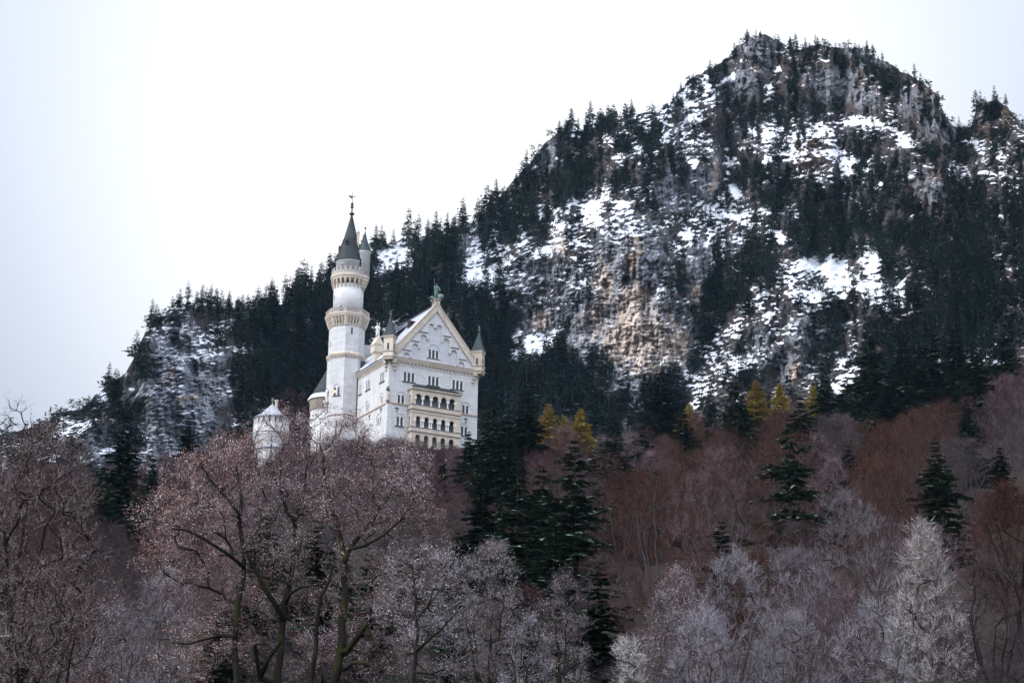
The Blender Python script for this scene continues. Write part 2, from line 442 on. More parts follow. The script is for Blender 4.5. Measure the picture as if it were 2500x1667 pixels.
add(LEF, lh, [11.8, 12.6, 13.4], -4.2, -2.5, 0.5, hood=-1.7, sill=False)
# balcony openings in the wall behind it
for z0, zt in ((0.2, 2.3), (-4.9, -2.7)):
    for c in (7.5, 10.6, 13.7): fh.append(arch(c, z0, zt, 1.2))

b = MB(); b.plate([(0, -ZB), (22, -ZB), (22, 10.4), (0, 10.4)], fh, d0=-0.5, d1=0.0, **FAC)
P_('facade_wall', b, 'white')
b = MB(); b.plate([(0.503, -ZB), (24, -ZB), (24, 10.6), (0.503, 10.6)], lh, d0=-0.5, d1=0.0, **LEF)
P_('side_wall', b, 'white')
b = MB(); b.box(21.5, 22, 0.503, 24, -ZB, 10.6); b.box(0.503, 21.497, 23.5, 24, -ZB, 20); P_('rear_wall', b, 'white')
b = MB(); b.box(6.7, 14.5, 0.503, 0.56, -5, 2.4); P_('balcony_door', b, 'glass')
# gable with its stepped blind arcade
GE = lambda x: 23.4 - 1.19 * abs(x - 11.2)
def step_outline():
    L = []
    def a(c0, c1, top):
        c, r_ = (c0 + c1) / 2, (c1 - c0) / 2
        return [(c + r_ * math.cos(math.pi * (1 - i / 8)), top - r_ + r_ * math.sin(math.pi * i / 8)) for i in range(9)]
    L += [(3.45, 10.6)] + a(3.45, 4.9, 12.03) + [(4.9, 11.0), (5.5, 11.0)]
    L += a(5.5, 6.95, 14.42) + [(6.95, 13.4), (7.45, 13.4)] + a(7.45, 8.95, 16.82) + [(8.95, 15.8), (9.5, 15.8)]
    L += a(9.5, 10.7, 19.7) + [(10.7, 18.8), (11.45, 18.8)] + a(11.45, 12.65, 19.7) + [(12.65, 15.8), (13.05, 15.8)]
    L += a(13.05, 14.6, 16.82) + [(14.6, 13.4), (15.05, 13.4)] + a(15.05, 16.6, 14.42) + [(16.6, 11.0), (16.95, 11.0)]
    L += a(16.95, 18.5, 11.98) + [(18.5, 10.6)]
    return L
b = MB(); b.plate([(0.35, 10.4), (22.05, 10.4), (11.2, 23.38)], [step_outline()], d0=-0.34, d1=0.0, **FAC)
P_('gable_wall', b, 'white')
b = MB(); b.plate([(1.6, 10.4), (20.8, 10.4), (11.2, 22.0)], gh, d0=-0.4, d1=0.0, **GB)
P_('gable_recess', b, 'whitedark')
b = MB()
for c0, c1, z in ((7.15, 9.15, 17.33), (13.0, 14.95, 17.33), (5.2, 7.15, 14.95), (15.0, 17.0, 14.93), (3.2, 5.15, 12.55), (17.0, 19.0, 12.53)):
    b = MB(); b.plate([(c0, z - .08), (c1, z - .08), (c1, z + .08), (c0, z + .08)], [], d0=0.0, d1=0.14, **FAC)
    P_('gable_moulding', b, 'sill')
b = MB(); b.plate([(9.5, 10.3), (12.6, 10.3), (12.6, 11.58), (9.5, 11.58)], [], d0=0.0, d1=0.12, **GB); P_('window_apron', b, 'white')
b = MB(); b.plate([(0.3, 10.45 + 1.2), (0.3, 10.45), (1.0, 10.45), (11.2, 23.3 - .6), (21.4, 10.45), (22.1, 10.45), (22.1, 11.65), (11.2, 24.63)], [], d0=-0.6, d1=0.32, **FAC)
b.plate([(0.3, 11.9), (0.3, 11.6), (11.2, 24.55), (22.1, 11.6), (22.1, 11.9), (11.2, 24.86)], [], d0=-0.75, d1=0.46, **FAC)
P_('gable_coping', b, 'tan')
# cornice and its little corbel arches
def cornice(frame, a0, a1, z0, zt, nm='cornice', step=0.86):
    b = MB()
    b.plate([(a0, zt - .38), (a1, zt - .38), (a1, zt), (a0, zt)], [], d0=0.0, d1=0.5, **frame)
    b.plate([(a0, zt - .8), (a1, zt - .8), (a1, zt - .38), (a0, zt - .38)], [], d0=0.0, d1=0.34, **frame)
    n_ = max(2, round((a1 - a0) / step)); w = (a1 - a0) / n_
    L = [(a0, zt - .8)]
    for i in range(n_):
        c = a0 + (i + .5) * w
        L += [(c - w / 2, z0)] if i == 0 else []
        L += [(c - w * .33, z0)] + [(c + w * .33 * math.cos(math.pi * (1 - k / 6)), z0 + .32 + w * .33 * math.sin(math.pi * k / 6)) for k in range(7)] + [(c + w * .33, z0)]
    L += [(a1, z0), (a1, zt - .8)]
    b.plate(L, [], d0=0.0, d1=0.2, **frame)
    return P_(nm, b, 'tan')
cornice(FAC, 1.4, 20.6, 8.95, 10.42)
cornice(LEF, 1.4, 16.6, 9.1, 10.6)
b = MB(); b.plate([(0, 10.44), (22, 10.44), (22, 10.56), (0, 10.56)], [], d0=0.0, d1=0.62, **FAC); P_('cornice_capping', b, 'trim')
# string course round the corner
b = MB(); b.plate([(0.0, -.16), (4.9, -.16), (4.9, .16), (0.0, .16)], [], d0=0, d1=0.16, **FAC)
P_('string_course', b, 'trim')
b = MB(); b.plate([(16.8, -.16), (22, -.16), (22, .16), (16.8, .16)], [], d0=0, d1=0.16, **FAC); P_('string_course', b, 'trim')
b = MB(); b.plate([(-.16, -.16), (17.5, -.16), (17.5, .16), (-.16, .16)], [], d0=0, d1=0.161, **LEF)
P_('string_course', b, 'trim')
# corner pier below the statue, thicker towards the ground
b = MB(); v = [(-.12, .9, -.17), (-.12, -.12, -.17), (.9, -.12, -.17), (.9, .9, -.17), (-.55, 1.2, -ZB), (-.55, -.45, -ZB), (1.2, -.45, -ZB), (1.2, 1.2, -ZB)]
b.add(v, [(0, 1, 2, 3), (4, 7, 6, 5), (0, 4, 5, 1), (1, 5, 6, 2), (2, 6, 7, 3), (3, 7, 4, 0)]); P_('corner_pier', b, 'white')
# cross-shaped wall reliefs
for fr, c, z in ((FAC, 2.2, -1.25), (FAC, 19.15, -1.3), (LEF, 3.4, -0.95), (LEF, 9.35, -1.1)):
    b = MB()
    b.plate([(c - .1, z - .62), (c + .1, z - .62), (c + .1, z + .5), (c - .1, z + .5)], [], d0=0, d1=0.08, **fr)
    b.plate([(c - .5, z + .12), (c + .5, z + .12), (c + .42, z + .42), (c - .42, z + .42)], [], d0=0, d1=0.1, **fr)
    b.plate([(c - .25, z - .62), (c + .25, z - .62), (c, z - .3)], [], d0=0, d1=0.09, **fr)
    P_('wall_relief', b, 'sill')
for mk in makers: mk()

# ---- roof
RS = 1.19
def roof_z(x, top=24.45): return top - RS * abs(x - 11.2)
b = MB()
for s_ in (-1, 1):
    xe = 11.2 + s_ * 11.75
    v = [(11.2, .3, roof_z(11.2)), (11.2, 21.7, roof_z(11.2)), (xe, 24.4, roof_z(xe)), (xe, .3, roof_z(xe))]
    v += [(x, y, z - .3) for x, y, z in v]
    b.add(v, [(0, 1, 2, 3), (7, 6, 5, 4), (0, 4, 5, 1), (1, 5, 6, 2), (2, 6, 7, 3), (3, 7, 4, 0)])
roof = P_('roof', b, 'roof')
b = MB(); b.box(10.95, 11.45, .35, 21.7, 24.4, 24.62); P_('ridge_cap', b, 'darkroof', roof)
b = MB(); b.box(4.2, 8.4, 9.5, 15.5, 14, 19.2); dm = P_('dormer', b, 'wood', roof)
b = MB(); b.add([(3.8, 9.1, 18.9), (3.8, 16, 18.9), (9.2, 16, 22.3), (9.2, 9.1, 22.3), (3.8, 9.1, 19.2), (3.8, 16, 19.2), (9.2, 16, 22.6), (9.2, 9.1, 22.6)],
               [(0, 1, 2, 3), (7, 6, 5, 4), (0, 4, 5, 1), (1, 5, 6, 2), (2, 6, 7, 3), (3, 7, 4, 0)]); P_('dormer_roof', b, 'roof', roof)
b = MB(); b.box(7.2, 9.4, 5.2, 6.6, 19, 21.4); P_('dormer', b, 'wood', roof)
b = MB(); b.box(-.62, 2.4, 17.3, 18.6, 10.2, 14.0); P_('link_roof', b, 'darkroof', roof)
b = MB(); b.plate([(0, 10.6), (24, 10.6), (24, 10.82), (0, 10.82)], [], d0=0.0, d1=0.6, **LEF); P_('gutter', b, 'darkroof', roof)
b = MB(); b.tube([(-.12, 16.45, 10.6), (-.12, 16.45, -ZB)], .12, 6); P_('drainpipe', b, 'iron')

# ---- corner turrets, set diagonally on the two corners of the front
def bartizan(cx, name):
    q = R(45)
    def sq(h, z): return [(cx + math.sqrt(2) * h * math.cos(k * math.pi / 2), math.sqrt(2) * h * math.sin(k * math.pi / 2), z) for k in range(4)]
    def stack(levels):
        b = MB(); v = []; f = []
        for h, z in levels: v += sq(h, z)
        for j in range(len(levels) - 1):
            for k in range(4): f.append((j * 4 + k, j * 4 + (k + 1) % 4, j * 4 + 4 + (k + 1) % 4, j * 4 + 4 + k))
        f += [(3, 2, 1, 0), tuple(len(v) - 4 + k for k in range(4))]
        return b.add(v, f)
    body = stack([(1.05, 9.6), (1.2, 10.2), (1.32, 10.25), (1.32, 10.45), (1.15, 10.5), (1.15, 11.35), (1.3, 11.4), (1.3, 11.6), (1.08, 11.65), (1.08, 14.3), (1.3, 14.75), (1.34, 15.0)])
    t = P_(name, body, 'tan')
    roof_ = stack([(1.4, 15.0), (1.05, 15.9), (.55, 17.6), (.12, 19.5), (.05, 19.6)])
    r_ = P_('turret_roof', roof_, 'turretroof' if cx > 5 else 'spire', t)
    fin = MB(); fin.lathe([(.06, 19.4), (.08, 20.0), (.3, 20.1), (.3, 20.25), (.07, 20.35), (.07, 20.7), (.2, 20.8), (.02, 21.1)], 8, (cx, 0)); P_('finial', fin, 'bronze', t)
    # window slits on the two visible faces
    s2 = 1 / math.sqrt(2)
    for e, n in (((s2, -s2, 0), (-s2, -s2, 0)), ((s2, s2, 0), (s2, -s2, 0))):
        g = MB(); g.plate(arch(0, 11.7, 13.3, .5), [], O=(cx, 0, 0), e1=e, e2=Z, n=n, d0=1.0, d1=1.1)
        P_('window', g, 'glass', t)
    for e in ((1, 0, 0), (0, 1, 0)):
        k = 1 if cx < 5 or e[1] else -1
        o = MB()
        for a0, a1, z0, z1, d in ((.5, 1.55, 9.0, 10.0, .75), (.8, 1.6, 8.3, 9.0, .5), (1.05, 1.65, 7.5, 8.3, .28)):
            if e[0]: o.box(min(cx + k * a0, cx + k * a1), max(cx + k * a0, cx + k * a1), -d, 0, z0, z1)
            elif cx < 5: o.box(cx - d, cx, a0, a1, z0, z1)
            else: o.box(cx, cx + d, a0, a1, z0, z1)
        P_('corbel', o, 'tan', t)
bartizan(0.0, 'corner_turret'); bartizan(22.0, 'corner_turret')

# ---- two-storey balcony
BX0, BX1, BD = 4.9, 16.8, 1.86
BF = dict(O=(0, -BD, 0), e1=X, e2=Z, n=(0, -1, 0))
BL = dict(O=(BX0, 0, 0), e1=(0, -1, 0), e2=Z, n=(-1, 0, 0))
BR = dict(O=(BX1, 0, 0), e1=(0, -1, 0), e2=Z, n=(1, 0, 0))
cs = [6.55, 8.6, 10.65, 12.7, 14.75]
def arcade_hole(zs0, zt, w, z_cap, wcol):
    """one wide opening under five arches: columns are added as parts"""
    r_ = w / 2; zs = zt - r_; L = [(cs[0] - r_, zs0), (cs[-1] + r_, zs0)]
    for c in reversed(cs):
        L += [(c + r_ * math.cos(math.pi * i / 10), zs + r_ * math.sin(math.pi * i / 10)) for i in range(11)]
    return L
b = MB()
b.plate([(BX0, -9.5), (BX1, -9.5), (BX1, 3.7), (BX0, 3.7)],
        [arcade_hole(0.05, 2.5, 1.42, 1.6, .3), arcade_hole(-5.0, -2.55, 1.12, -3.2, .4)] + [arch(c, -9.2, -6.7, 1.15) for c in cs],
        d0=-0.4, d1=0.0, **BF)
for fr in (BL, BR):
    b.plate([(0, -9.5), (BD - .41, -9.5), (BD - .41, 3.7), (0, 3.7)], [arch(.75, 0.1, 2.35, .62), arch(.75, -4.9, -2.6, .62)], d0=-0.35, d1=0.0, **fr)
bal = P_('balcony', b, 'tan')
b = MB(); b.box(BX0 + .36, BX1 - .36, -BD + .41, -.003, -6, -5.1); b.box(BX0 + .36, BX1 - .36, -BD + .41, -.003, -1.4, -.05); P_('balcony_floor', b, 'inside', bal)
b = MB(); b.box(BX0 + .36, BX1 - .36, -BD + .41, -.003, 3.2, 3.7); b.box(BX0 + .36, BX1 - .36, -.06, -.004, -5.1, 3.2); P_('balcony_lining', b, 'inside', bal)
def ledge(z0, z1, d, m, nm):
    b = MB(); b.box(BX0 - d, BX1 + d, -BD - d, -BD + .003, z0, z1); b.box(BX0 - d, BX0 + .003, -BD + .003, -.003, z0, z1); b.box(BX1 - .003, BX1 + d, -BD + .003, -.003, z0, z1)
    return P_(nm, b, m, bal)
ledge(-.12, .03, .22, 'sill', 'balcony_sill'); ledge(-.95, -.12, .14, 'tan', 'parapet'); ledge(-1.12, -.95, .2, 'trim', 'band')
ledge(-1.86, -1.76, .08, 'trim', 'band')
ledge(-5.17, -5.02, .22, 'sill', 'balcony_sill'); ledge(-5.95, -5.17, .14, 'tan', 'parapet'); ledge(-6.12, -5.95, .22, 'trim', 'band')
ledge(3.45, 3.85, .3, 'tan', 'eaves')
for c in [(cs[i] + cs[i + 1]) / 2 for i in range(4)] + [cs[0] - .82, cs[-1] + .82]:
    end = not (cs[0] < c < cs[-1])
    b = MB(); y = -BD + .2
    b.lathe([(.27, .03), (.27, .16), (.17, .26), (.15, 1.25), (.18, 1.3)], 10, (c, y)); b.box(c - .3, c + .3, y - .24, y + .24, 1.3, 1.8); P_('column', b, 'pale', bal)
    b = MB()
    for dx in ((0,) if end else (-.24, .24)):
        b.lathe([(.25, -5.02), (.25, -4.85), (.17, -4.75), (.16, -3.75), (.2, -3.7)], 10, (c + dx, y))
    hw = .3 if end else .5
    b.box(c - hw, c + hw, y - .24, y + .24, -3.7, -3.12); P_('column', b, 'pale', bal)
b = MB(); v = [(BX0 - .35, -BD - .42, 3.86), (BX1 + .35, -BD - .42, 3.86), (BX1 + .35, 0, 3.86), (BX0 - .35, 0, 3.86), (BX0 + 1.6, -.003, 5.2), (BX1 - 1.6, -.003, 5.2)]
b.add(v, [(3, 2, 1, 0), (0, 1, 5, 4), (0, 4, 3), (1, 2, 5), (3, 4, 5, 2)]); P_('balcony_roof', b, 'spire', bal)
# ---- gabled chimney dormer on the eaves
b = MB(); cx, cy = .6, 8.2
b.box(cx - .75, cx + .75, cy - .8, cy + .8, 10.9, 13.2); b.box(cx - .85, cx + .85, cy - .9, cy + .9, 13.2, 13.45)
b.box(cx - 1.0, cx + 1.0, cy - 1.1, cy + 1.1, 13.45, 15.2)
ch = P_('gabled_chimney', b, 'tan')
b = MB(); h0, h1 = 15.2, 17.3
v = [(cx - 1.15, cy - 1.25, h0), (cx + 1.15, cy - 1.25, h0), (cx, cy - 1.25, h1), (cx - 1.15, cy + 1.25, h0), (cx + 1.15, cy + 1.25, h0), (cx, cy + 1.25, h1)]
b.add(v, [(0, 1, 2), (5, 4, 3), (0, 2, 5, 3), (2, 1, 4, 5), (1, 0, 3, 4)]); P_('chimney_roof', b, 'tan', ch)
b = MB(); b.box(11.2 - .7, 11.2 + .7, -.3, .9, 23.9, 25.35); b.box(11.2 - .95, 11.2 + .95, -.5, 1.1, 25.35, 25.6); P_('apex_plinth', b, 'tan')

# snow left on the roof
b = MB()
for x0, x1, y0, y1 in ((-.35, 1.35, 1.4, 6.6), (-.4, .45, 11.6, 15.9), (2.5, 4.2, 16.9, 21.0), (2.0, 3.4, 4.0, 6.2)):
    n_ = 7
    lo = [(x0 + .25 * random.Random(i + int(y0 * 7)).random(), y0 + (y1 - y0) * i / n_) for i in range(n_ + 1)]
    hi = [(x1 - .5 * random.Random(i * 3 + int(y1 * 5)).random(), y0 + (y1 - y0) * i / n_) for i in range(n_ + 1)]
    v = [(x, y, roof_z(x) + .16) for x, y in lo + hi] + [(x, y, roof_z(x) - .1) for x, y in lo + hi]
    m_ = n_ + 1; f = []
    for i in range(n_):
        f += [(i, i + 1, m_ + i + 1, m_ + i), (2 * m_ + i, 2 * m_ + i + 1, i + 1, i), (m_ + i, m_ + i + 1, 3 * m_ + i + 1, 3 * m_ + i)]
    f += [(0, m_, 3 * m_, 2 * m_), (n_, 2 * m_ + n_, 3 * m_ + n_, m_ + n_)]
    b.add(v, f)
so_ = b.build('roof_snow', M['snow'], None, False, ZB)
so_.location = palace.location; so_.rotation_euler = palace.rotation_euler
tag(so_, kind='stuff')

# ---- statues
def figure(name, loc, rz, s, joints, bones, m, props=None):
    """a standing carved figure grown as one skin over a joint skeleton"""
    me = bpy.data.meshes.new(name); keys = list(joints)
    me.from_pydata([tuple(c * s for c in joints[k][:3]) for k in keys], [(keys.index(a), keys.index(b_)) for a, b_ in bones], [])
    me.materials.append(m)
    o = link(name, me); o.modifiers.new('skin', 'SKIN')
    for i, k in enumerate(keys):
        r_ = joints[k][3] * s; me.skin_vertices[0].data[i].radius = (r_, r_)
    me.skin_vertices[0].data[0].use_root = True
    sb = o.modifiers.new('sub', 'SUBSURF'); sb.levels = sb.render_levels = 1
    o.location = loc; o.rotation_euler = (0, 0, rz)
    return o
J = {'pelvis': (0, 0, .95, .17), 'chest': (0, .02, 1.32, .2), 'neck': (0, 0, 1.52, .08), 'head': (0, -.02, 1.68, .12), 'helm': (0, -.02, 1.8, .07),
     'sl': (-.2, 0, 1.43, .09), 'el': (-.36, -.1, 1.18, .065), 'hl': (-.42, -.3, 1.3, .05), 'sr': (.2, 0, 1.43, .09), 'er': (.34, -.05, 1.15, .065), 'hr': (.3, -.25, 1.0, .05),
     'tl': (-.1, 0, .8, .12), 'kl': (-.13, -.06, .48, .08), 'al': (-.14, 0, .08, .06), 'fl': (-.15, -.17, .04, .05), 'tr': (.1, 0, .8, .12), 'kr': (.13, -.03, .48, .08), 'ar': (.15, .02, .08, .06), 'fr': (.17, -.15, .04, .05)}
BN = [('pelvis', 'chest'), ('chest', 'neck'), ('neck', 'head'), ('head', 'helm'), ('chest', 'sl'), ('sl', 'el'), ('el', 'hl'), ('chest', 'sr'), ('sr', 'er'), ('er', 'hr'),
      ('pelvis', 'tl'), ('tl', 'kl'), ('kl', 'al'), ('al', 'fl'), ('pelvis', 'tr'), ('tr', 'kr'), ('kr', 'ar'), ('ar', 'fr')]
kn = figure('statue', castle_pt(11.2, .3, 25.6), CA, 2.1, J, BN, M['bronze'])
tag(kn, 'green bronze knight statue standing on the gable peak', 'statue')
b = MB(); b.tube([(-.88, -.64, 0), (-.88, -.64, 4.6)], .05, 6); b.build('lance', M['bronze'], kn)
b = MB(); b.lathe([(.06, 0), (.5, .15), (.62, .6), (.5, 1.1), (.05, 1.2)], 12, (.75, -.75)); b.build('shield', M['bronze'], kn)
# brazier-like finial beside the knight
b = MB(); b.lathe([(.3, 0), (.45, .12), (.14, .25), (.12, .75), (.5, .95), (.55, 1.1), (.2, 1.35), (.03, 1.55)], 12)
fo = b.build('roof_finial', M['bronze']); fo.location = castle_pt(10.1, .3, 24.75)
tag(fo, 'green bronze urn finial to the left of the knight on the gable', 'finial')
JS = dict(J); JS['hl'] = (-.25, -.22, 1.12, .05); JS['el'] = (-.32, -.02, 1.12, .065); JS['kl'] = (-.1, -.02, .48, .1); JS['kr'] = (.1, -.02, .48, .1)
st = figure('statue', castle_pt(cx, cy, 17.15), CA - R(30), 1.75, JS, BN, M['pale'])
tag(st, 'pale stone figure standing on the gabled tan chimney beside the roof', 'statue')
b = MB(); b.tube([(.5, -.42, .1), (.5, -.42, 3.4)], .045, 6); b.build('staff', M['pale'], st)
st = figure('statue', castle_pt(-.22, -.22, .45), CA - R(45), 1.2, JS, BN, M['tan'])
tag(st, 'small tan figure under a dark canopy on the palace corner', 'statue')
b = MB(); b.lathe([(.25, -.45), (.5, -.1), (.5, 0), (.3, .02)], 8); b.build('bracket', M['trim'], st)
b = MB(); b.lathe([(.4, 2.25), (.46, 2.3), (.42, 2.6), (.25, 2.85), (.1, 3.15)], 8); b.build('canopy', M['sill'], st)

# ------------------------------------------------------------------ tall tower
TC = castle_pt(-1.3, 20.4, 0) + np.array([-.15, 0, 0])
TB = 16.0
tower = tag(empty('castle_tower', (TC[0], TC[1], TC[2] - TB)), 'tall white tower with two corbelled galleries and a dark green cone roof', 'tower')
def T_(name, mb, m, parent=tower, smooth=False): return mb.build(name, M[m], parent, smooth, TB)
VROT = R(-89.2)                                    # one edge of the octagon nearly faces the valley
def oct_frame(k, apo):
    a = VROT + R(22.5) + k * R(45); n = (math.cos(a), math.sin(a), 0); e = (-math.sin(a), math.cos(a), 0)
    return dict(O=(n[0] * apo, n[1] * apo, 0), e1=e, e2=Z, n=n)
c8 = math.cos(R(22.5))
b = MB(); b.lathe([(4.32, -TB), (4.32, .6)], 8, rot=VROT); b.lathe([(4.2, .6), (4.2, 14.3)], 8, rot=VROT); b.lathe([(4.08, 15.2), (4.08, 22.5)], 8, rot=VROT)
T_('wall', b, 'white')
b = MB(); b.lathe([(4.32, .55), (4.46, .6), (4.46, .85), (4.2, .95)], 8, rot=VROT); T_('string_course', b, 'trim')
b = MB(); b.lathe([(4.2, 14.75), (4.55, 14.85), (4.55, 15.25), (4.35, 15.45), (4.1, 15.6)], 8, rot=VROT)
for k in range(8):
    fr = oct_frame(k, 4.2 * c8); h = 4.2 * math.sin(R(22.5)); L = [(-h, 14.8)]; n_ = 5; w = 2 * h / n_
    for i in range(n_):
        c = -h + (i + .5) * w; L += [(c - w / 2, 14.1)] if i == 0 else []
        L += [(c - w * .34, 14.1)] + [(c + w * .34 * math.cos(math.pi * (1 - q / 6)), 14.35 + w * .34 * math.sin(math.pi * q / 6)) for q in range(7)] + [(c + w * .34, 14.1)]
    L += [(h, 14.1), (h, 14.8)]
    b.plate(L, [], d0=0, d1=.2, **fr)
T_('cornice', b, 'tan')
# lower gallery, octagonal, on long tan corbels
g1 = MB(); g1.lathe([(4.08, 22.9), (4.95, 23.9), (5.1, 24.0), (5.1, 24.3), (5.22, 24.4), (5.22, 24.75), (5.0, 24.8)], 8, rot=VROT)
gal = T_('gallery', g1, 'tan')
for k in range(8):
    a = VROT + R(22.5) + k * R(45); hw = 5.0 * math.sin(R(22.5))
    for j, (p, w) in enumerate(((-1.0, .3), (-.5, .16), (0, .16), (.5, .16), (1.0, .3))):
        nx, ny = math.cos(a), math.sin(a); ex, ey = -ny, nx; m = MB(); v = []
        for d, z, sc in ((4.08 * c8 - .02, 21.8, .82), (4.08 * c8 + .18, 21.8, .82), (4.08 * c8 - .02, 24.0, 1), (5.0 * c8, 24.0, 1), (4.6 * c8, 22.7, .9)):
            for s_ in (-1, 1):
                t = p * hw * sc * .86 + s_ * w; v.append((nx * d + ex * t, ny * d + ey * t, z))
        m.add(v, [(0, 2, 8, 6, 4), (1, 5, 7, 9, 3), (0, 1, 3, 2), (2, 3, 9, 8), (8, 9, 7, 6)])
        T_('corbel', m, 'tan', gal)
b = MB()
for k in range(8):
    fr = oct_frame(k, 5.0 * c8); h = 5.0 * math.sin(R(22.5))
    hl = [[(c, 24.98), (c + .2, 25.22), (c, 25.46), (c - .2, 25.22)] for c in [-h + .35 + i * .5 for i in range(int((2 * h - .4) / .5))]]
    b.plate([(-h, 24.75), (h, 24.75), (h, 25.75), (-h, 25.75)], hl, d0=-.2, d1=0, **fr)
    b.plate([(-h - .03, 25.75), (h + .03, 25.75), (h + .03, 25.92), (-h - .03, 25.92)], [], d0=-.26, d1=.08, **fr)
T_('parapet', b, 'stained', gal)
b = MB(); b.lathe([(3.45, 24.7), (3.45, 32.2)], 40); T_('upper_wall', b, 'white', smooth=True)
# upper gallery, round
def shell(r0, r1, z0, z1, holes_n, hz0, hzt, hw, top=None, n=None, cren=0):
    """curved wall strip with arched openings, bent round the tower"""
    pass
b = MB(); b.lathe([(3.45, 32.9), (4.0, 33.2), (4.12, 33.3), (4.12, 33.7), (4.28, 33.8), (4.28, 34.4), (4.1, 34.5)], 48)
ug = T_('gallery', b, 'tan')
nc = 22
for k in range(nc):
    a = 2 * math.pi * k / nc; nx, ny = math.cos(a), math.sin(a); ex, ey = -ny, nx; m = MB(); v = []
    for d, z, w in ((3.4, 31.3, .13), (3.62, 31.3, .13), (3.4, 33.25, .2), (4.08, 33.25, .2), (4.02, 32.5, .2), (3.78, 31.9, .16)):
        for s_ in (-1, 1): v.append((nx * d + ex * s_ * w, ny * d + ey * s_ * w, z))
    m.add(v, [(0, 2, 10, 8, 6, 4), (1, 5, 7, 9, 11, 3), (0, 1, 3, 2), (2, 3, 11, 10), (10, 11, 9, 8), (8, 9, 7, 6)])
    T_('corbel', m, 'tan', ug)
b = MB()
for k in range(nc * 2):
    a0, a1 = 2 * math.pi * (k - .5) / (nc * 2), 2 * math.pi * (k + .5) / (nc * 2)
    zt = 36.1 if k % 2 == 0 else 35.3
    v = [(r_ * math.cos(a), r_ * math.sin(a), z) for z in (34.4, zt) for r_ in (3.85, 4.1) for a in (a0, a1)]
    b.add(v, [(0, 1, 3, 2), (4, 6, 7, 5), (2, 3, 7, 6), (0, 4, 5, 1), (0, 2, 6, 4), (1, 5, 7, 3)])
T_('battlement', b, 'stained', ug)
b = MB(); b.lathe([(3.15, 34.4), (3.15, 37.7), (3.25, 37.75), (3.25, 38.15), (3.1, 38.2)], 36); T_('drum', b, 'white', smooth=True)
b = MB(); b.lathe([(3.45, 38.1), (3.42, 38.2), (3.0, 39.4), (2.55, 41.0), (2.1, 42.5), (1.78, 43.6), (1.8, 43.7), (1.7, 43.75), (.95, 46.7), (.26, 49.6), (.22, 49.9)], 28)
cone = T_('cone_roof', b, 'spire', smooth=True)
b = MB()
for k in range(28):
    a = 2 * math.pi * k / 28
    b.tube([((r_ + .02) * math.cos(a), (r_ + .02) * math.sin(a), z) for r_, z in ((3.42, 38.2), (3.0, 39.4), (2.55, 41.0), (2.1, 42.5), (1.78, 43.6))], .035, 4)
T_('roof_seam', b, 'turretroof', cone)
b = MB(); b.lathe([(.2, 49.8), (.62, 50.1), (.62, 50.35), (.18, 50.6), (.16, 51.6), (.42, 51.8), (.42, 52.0), (.2, 52.2), (.34, 52.6), (.3, 52.9), (.06, 53.1), (.05, 55.7)], 10)
fin = T_('finial', b, 'iron')
b = MB(); b.plate([(-1.0, 54.9), (-.55, 54.75), (-.1, 54.75), (.1, 54.55), (.9, 54.5), (.95, 54.4), (.1, 54.42), (-.05, 54.15), (-.3, 53.95), (-.42, 54.3), (-.85, 54.5)], [], (0, 0, 0), X, Z, (0, -1, 0), -.04, .04)
T_('weather_vane', b, 'iron', fin)
for ang, z, r_ in ((-105, 42.3, 2.15), (-172, 41.3, 2.5)):
    q = R(ang); m = MB(); n = (math.cos(q), math.sin(q), 0); e = (-n[1], n[0], 0)
    m.plate([(-.45, z - .5), (.45, z - .5), (.45, z + .35), (0, z + .85), (-.45, z + .35)], [arch(0, z - .35, z + .35, .5)], (0, 0, 0), e, Z, n, r_ - .9, r_ + .25)
    T_('dormer', m, 'wood')
b = MB(); b.box(1.5, 2.05, -1.35, -.8, 40.0, 45.0); b.box(1.42, 2.13, -1.43, -.72, 45.0, 45.3); b.box(1.62, 1.93, -1.23, -.92, 45.3, 45.8); T_('chimney', b, 'tan')
# stair turret clinging to the upper gallery
tc = (3.35, -.95)
b = MB(); b.lathe([(1.38, 34.5), (1.38, 40.0), (1.5, 40.1), (1.52, 40.5), (1.4, 40.6)], 24, tc); tt = T_('stair_turret', b, 'white', smooth=True)
b = MB(); b.lathe([(.35, 30.9), (.55, 31.2), (.6, 31.5), (.85, 31.6), (.95, 32.1), (1.15, 32.3), (1.2, 32.8), (1.4, 33.0), (1.45, 33.6), (1.6, 33.8), (1.62, 34.4), (1.4, 34.5)], 20, (3.15, -.95)); T_('corbel', b, 'tan', tt)
b = MB(); b.lathe([(1.62, 40.55), (1.55, 40.7), (1.1, 41.9), (.62, 43.3), (.2, 45.0), (.06, 45.6), (.06, 46.1), (.2, 46.2), (.24, 46.4), (.15, 46.6), (.02, 46.7)], 20, tc); T_('turret_roof', b, 'turretroof', tt, True)
def slit(frame, c, z0, zt, w, par=tower, hood=False):
    b = MB(); b.plate(arch_ring(c, zt - w / 2, w / 2, w / 2 + .14), [], d0=0, d1=.06, **frame)
    b.plate([(c - w / 2 - .14, z0 - .14), (c + w / 2 + .14, z0 - .14), (c + w / 2 + .14, z0), (c - w / 2 - .14, z0)], [], d0=0, d1=.08, **frame)
    f_ = T_('window', b, 'whitedark', par)
    g = MB(); g.plate(arch(c, z0, zt, w), [], d0=0, d1=.02, **frame); T_('pane', g, 'glass', f_); return f_
def rad_frame(az, r_, c=(0, 0)):
    n = (math.cos(az), math.sin(az), 0); return dict(O=(c[0] + n[0] * r_, c[1] + n[1] * r_, 0), e1=(-n[1], n[0], 0), e2=Z, n=n)
slit(oct_frame(0, 4.08 * c8), -.1, 19.8, 21.4, .42)
slit(oct_frame(-2, 4.08 * c8), 0, 17.2, 18.6, .3)
